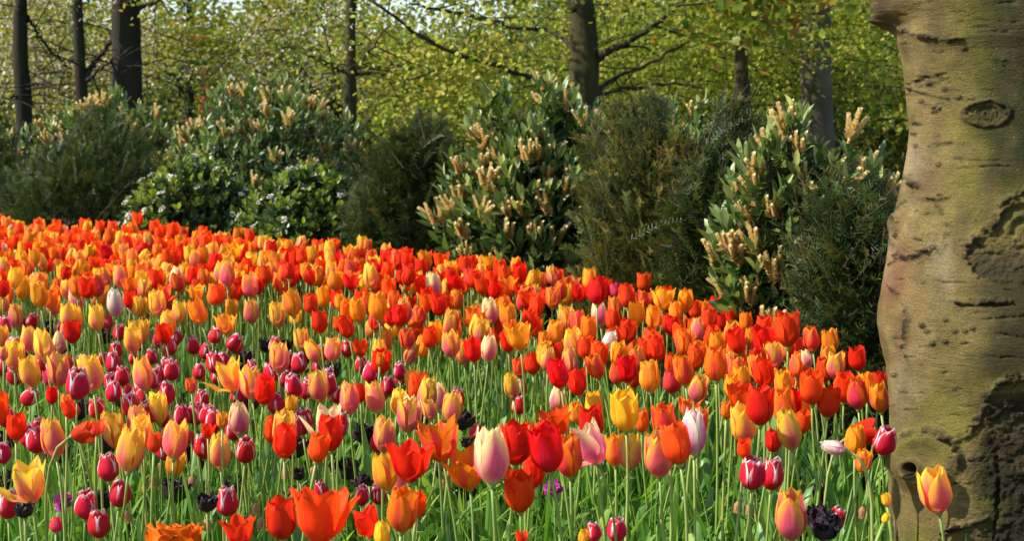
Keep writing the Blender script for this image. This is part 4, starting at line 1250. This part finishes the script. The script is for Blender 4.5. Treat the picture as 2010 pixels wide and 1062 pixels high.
# tulips half hidden between the measured ones
FILL = [(150, [(620, 580), (1000, 610), (1500, 660), (1730, 740), (1730, 800), (1450, 790), (1150, 720), (800, 660)], 'OOORRRYOYRO', .07, "right half of the bed"),
        (105, [(-30, 640), (300, 640), (800, 720), (900, 800), (700, 880), (-30, 900)], 'CCCCCCYYKRB', .075, "left half of the bed")]
for cnt_, poly, mixk, gap_, zone in FILL:
    k = 0
    for _ in range(6000):
        if k >= cnt_:
            break
        px, py = rng.uniform(-30, 1740), rng.uniform(570, 910)
        if not inside(np.array([px]), np.array([py]), poly)[0]:
            continue
        c = mixk[rng.integers(0, len(mixk))]
        P = on_plane(px, py, HGT[c] - .03)
        if np.min((heads[:, 0] - P.x) ** 2 + (heads[:, 1] - P.y) ** 2) < gap_ ** 2:
            continue
        heads = np.vstack([heads, [P.x, P.y]])
        k += 1
        near.append(dict(px=px, py=py, hp=1, code=c, id=None))
        tulip(c, '', P, rng.uniform(.82, 1.05), rng.normal(0, 6), f"smaller {KIND[c][8]} half hidden among taller ones in the {zone}", f"{KIND[c][7].replace('_', ' ')}s half hidden in the {zone}", True)

# ---- the far rows: back edge of the bed, from the photograph's tulip skyline
BACK = np.array([(-260, 424), (0, 436), (130, 440), (250, 446), (400, 452), (530, 468), (640, 474), (720, 485), (870, 498), (1000, 514), (1100, 535), (1200, 552), (1300, 580), (1430, 610), (1520, 640)], float)
FRONT = np.array([(-260, 600), (0, 590), (250, 575), (430, 575), (600, 560), (760, 575), (900, 570), (1050, 600), (1200, 570), (1350, 590), (1520, 640)], float)
bp = np.array([on_plane(x, y, .53)[:2] for x, y in BACK])
fp = np.array([on_plane(x, y, .49)[:2] for x, y in FRONT])
SHRUB_AT = [(-260, 120, "in front of the broad left-hand yew"), (120, 330, "between the broad yew and the white-flowered shrub"), (330, 520, "in front of the left white-flowered shrub"), (520, 720, "in front of the right white-flowered shrub"), (720, 890, "before the yew left of the central laurel"), (890, 1150, "in front of the central laurel"), (1150, 1360, "in front of the olive-brown yew"), (1360, 1600, "in front of the long-leaved laurel")]
pts = []
tries = 0
while tries < 90000 and len(pts) < 720:
    tries += 1
    px = rng.uniform(-120, 1520)
    yb, yf = np.interp(px, BACK[:, 0], BACK[:, 1]), np.interp(px, FRONT[:, 0], FRONT[:, 1])
    hz = rng.normal(.50, .022)
    a, b = on_plane(px, yb, .53), on_plane(px, yf, .49)
    u = math.sqrt(rng.uniform(min(b.y, a.y - .05) ** 2, a.y ** 2))
    q = at(px, 400, u)
    X, Y = q.x, u
    if len(pts) and np.min((np.array(pts)[:, 0] - X) ** 2 + (np.array(pts)[:, 1] - Y) ** 2) < (.068 if Y > 4.6 else .062) ** 2:
        continue
    if np.min((heads[:, 0] - X) ** 2 + (heads[:, 1] - Y) ** 2) < .06 ** 2:
        continue
    pts.append((X, Y, hz, px))
cnt = {}
for n in near:
    cnt[n['code']] = cnt.get(n['code'], 0) + 1
far_stuff = {}
pts.sort(key=lambda p: p[1])
for X, Y, hz, px in pts:
    nz = float(vnoise(X * 1.3 + 20, Y * 1.6 + 20, 81))
    left = smooth(300, -50, px) * smooth(5.6, 7.0, Y) * .5
    w = {'R': .44 * (1.6 - nz), 'O': .38 * (.5 + nz), 'L': .07 + left * .6, 'Y': .16 + .12 * smooth(6.2, 4.8, Y) * smooth(700, 200, px), 'M': .012 + .1 * left, 'K': .015}
    ks = list(w)
    c = ks[rng.choice(len(ks), p=np.array([w[k] for k in ks]) / sum(w.values()))]
    cnt[c] = cnt.get(c, 0) + 1
    if cnt[c] > 300:                      # past three hundred of a kind the farthest are one mass
        mbx = far_stuff.setdefault(c, MB())
        fm_ = PROTO[(c, '')][rng.integers(0, 3)]
        s_ = rng.uniform(.95, 1.2)
        Vf = np.concatenate(fm_[0].v) @ np.array(rot_tilt(rng.normal(0, 6), rng.normal(0, 6), rng.uniform(0, 6))).T * s_ + np.array([X, Y, hz - .03])
        mbx.add(Vf, np.concatenate(fm_[0].f4), 0, np.concatenate(fm_[0].uv))
        tube(mbx, [(X + .01, Y, 0), (X, Y, hz * .5), (X, Y, hz - .03)], .003, 4, .5, mi=1)
        continue
    zone = next((s for a, b, s in SHRUB_AT if a <= px < b), SHRUB_AT[-1][2])
    lab = f"{KIND[c][8]} packed in far rows {zone}"
    tulip(c, 'wide' if c in 'RO' and rng.random() < .2 else '', (X, Y, hz), rng.uniform(.82, 1.14), rng.normal(0, 5) if rng.random() < .86 else rng.normal(0, 20), lab, f"{KIND[c][7].replace('_', ' ')}s of the far rows {zone}", Y < 5.2)
for c, mbx in far_stuff.items():
    tag(mbx.obj("far_" + KIND[c][7] + "s", [PM[c], M_STEM]), f"{KIND[c][8]}s massed together at the farthest back rows of the bed", "tulips", kind='stuff')
print("near", len(near), "far", len(pts))

# ---- fritillaries: thin stems with a small hanging bell
BELL = MB()
for k in range(6):
    petal(BELL, k * 1.047, .008, .024, 1.1, .1, .25, ruff=.01, nu=5, nv=7)
BELLM = BELL.mesh("bell", M_BELL)
FR = [("A", 225, 580), ("A", 835, 770), ("A", 1110, 725), ("A", 720, 925), ("A", 1475, 885), ("A", 1185, 975), ("A", 1510, 965), ("A", 80, 350), ("A", 1840, 610), ("A", 1800, 670), ("A", 930, 640), ("C", 820, 850), ("C", 900, 860), ("A", 880, 730), ("A", 1640, 680), ("B", 75, 610), ("B", 790, 735), ("C", 1625, 885)]
fm = []
for tl, x, y in FR:
    ox, oy, z = TILES[tl]
    fm.append((ox + x / z, oy + y / z))
fb = {}
for px, py in fm:
    b = min(marks, key=lambda m: math.hypot(m['px'] - px, m['py'] - py))
    fb.setdefault((b['id'], way(px - b['px'], py - b['py'])), []).append((math.hypot(b['px'] - px, b['py'] - py), px, py))
for (bid, w), ls in fb.items():
    ls.sort()
    for i, (_, px, py) in enumerate(ls):
        P = on_plane(px, py, rng.uniform(.26, .32))
        root = thing("fritillary", f"small drooping bell flower{'' if len(ls) == 1 else ', ' + ORD[i]} {w} the {MARK[bid][1]}", "wild flower", (P.x + .01, P.y, 0), "fritillaries among the tulips")
        z = P.z
        mb = MB()
        tube(mb, curve([(0, 0, -.01), (.004, 0, z * .6), (.002, 0, z + .02), (-.006, 0, z + .026), (-.01, 0, z + .014)], 14), .0014, 5, .5)
        mb.obj("stem", M_STEM, root)
        o = link("bell", BELLM, root)
        o.location = (-.01, 0, z + .014)
        o.rotation_euler = (math.pi + rng.normal(0, .15), rng.normal(0, .15), 0)
        mb = MB()
        for k in range(3):
            a = rng.uniform(0, 6.28)
            t = np.linspace(0, 1, 6)[:, None]
            strip(mb, np.array([0, 0, z * (.4 + .15 * k)]) + t * np.array([math.cos(a) * .05, math.sin(a) * .05, .05]) - t ** 2 * np.array([0, 0, .02]), .005, (-math.sin(a), math.cos(a), 0), .2, .5)
        mb.obj("leaf", M_BLADE, root)

# ---- small magenta flowers low between the tulips
for tl, x, y, lab in (("A", 365, 845, "little magenta flower low at the left beside a crimson tulip"), ("B", 1425, 765, "little magenta flower alone in the green below the red cluster")):
    ox, oy, z = TILES[tl]
    P = on_plane(ox + x / z, oy + y / z, .27)
    root = thing("magenta_flower", lab, "wild flower", (P.x, P.y, 0))
    mb = MB()
    tube(mb, curve([(0, 0, -.01), (.006, 0, P.z * .5), (0, 0, P.z)], 8), .0018, 5, .4)
    mb.obj("stem", M_STEM, root)
    mb = MB()
    n = 44
    d = rdir(n) * np.array([1, 1, .7]) + np.array([0, 0, .3])
    scatter(mb, ROUND, np.array([0, 0, P.z]) + d * .004, d, rdir(n), .02, rng.random(n))
    mb.obj("bloom", leaf_mat("magenta_flower_petal", [(0, (.4, .03, .25)), (1, (.65, .12, .45))], .3, .6, .2, (1, 1, 1)), root)

# ---- the green between: blades and leaves that nobody could count
mb = MB()
def green(n, y0, y1, wide, hgt, rv, lean):
    for _ in range(n):
        Y = math.sqrt(rng.uniform(y0 ** 2, y1 ** 2))
        X = rng.uniform(-.36, .36) * Y
        px = PW / 2 + FPX * X / Y
        yb = np.interp(px, np.r_[BACK[:, 0], 1720, 2100], np.r_[BACK[:, 1], 700, 850])
        if Y > on_plane(px, yb, .5).y + .15:
            continue
        h = rng.uniform(*hgt)
        a = rng.uniform(0, 6.28)
        l = abs(rng.normal(0, lean)) * h
        t = np.linspace(0, 1, 7)[:, None]
        P = np.array([X, Y, -.01]) + np.concatenate([math.cos(a) * l * t ** 1.8, math.sin(a) * l * t ** 1.8, h * t - l * .35 * t ** 3], 1)
        b = a + math.pi / 2 + rng.normal(0, .6)
        strip(mb, P, rng.uniform(*wide), (math.cos(b), math.sin(b), 0), rng.uniform(.1, .5), np.clip(rng.normal(rv, .2), 0, 1), .8)
green(4800, 1.75, 4.6, (.003, .009), (.14, .36), .5, .45)
green(3600, 1.75, 4.6, (.018, .046), (.16, .34), .4, .5)
green(5200, 4.4, 8.0, (.005, .013), (.2, .40), .5, .3)
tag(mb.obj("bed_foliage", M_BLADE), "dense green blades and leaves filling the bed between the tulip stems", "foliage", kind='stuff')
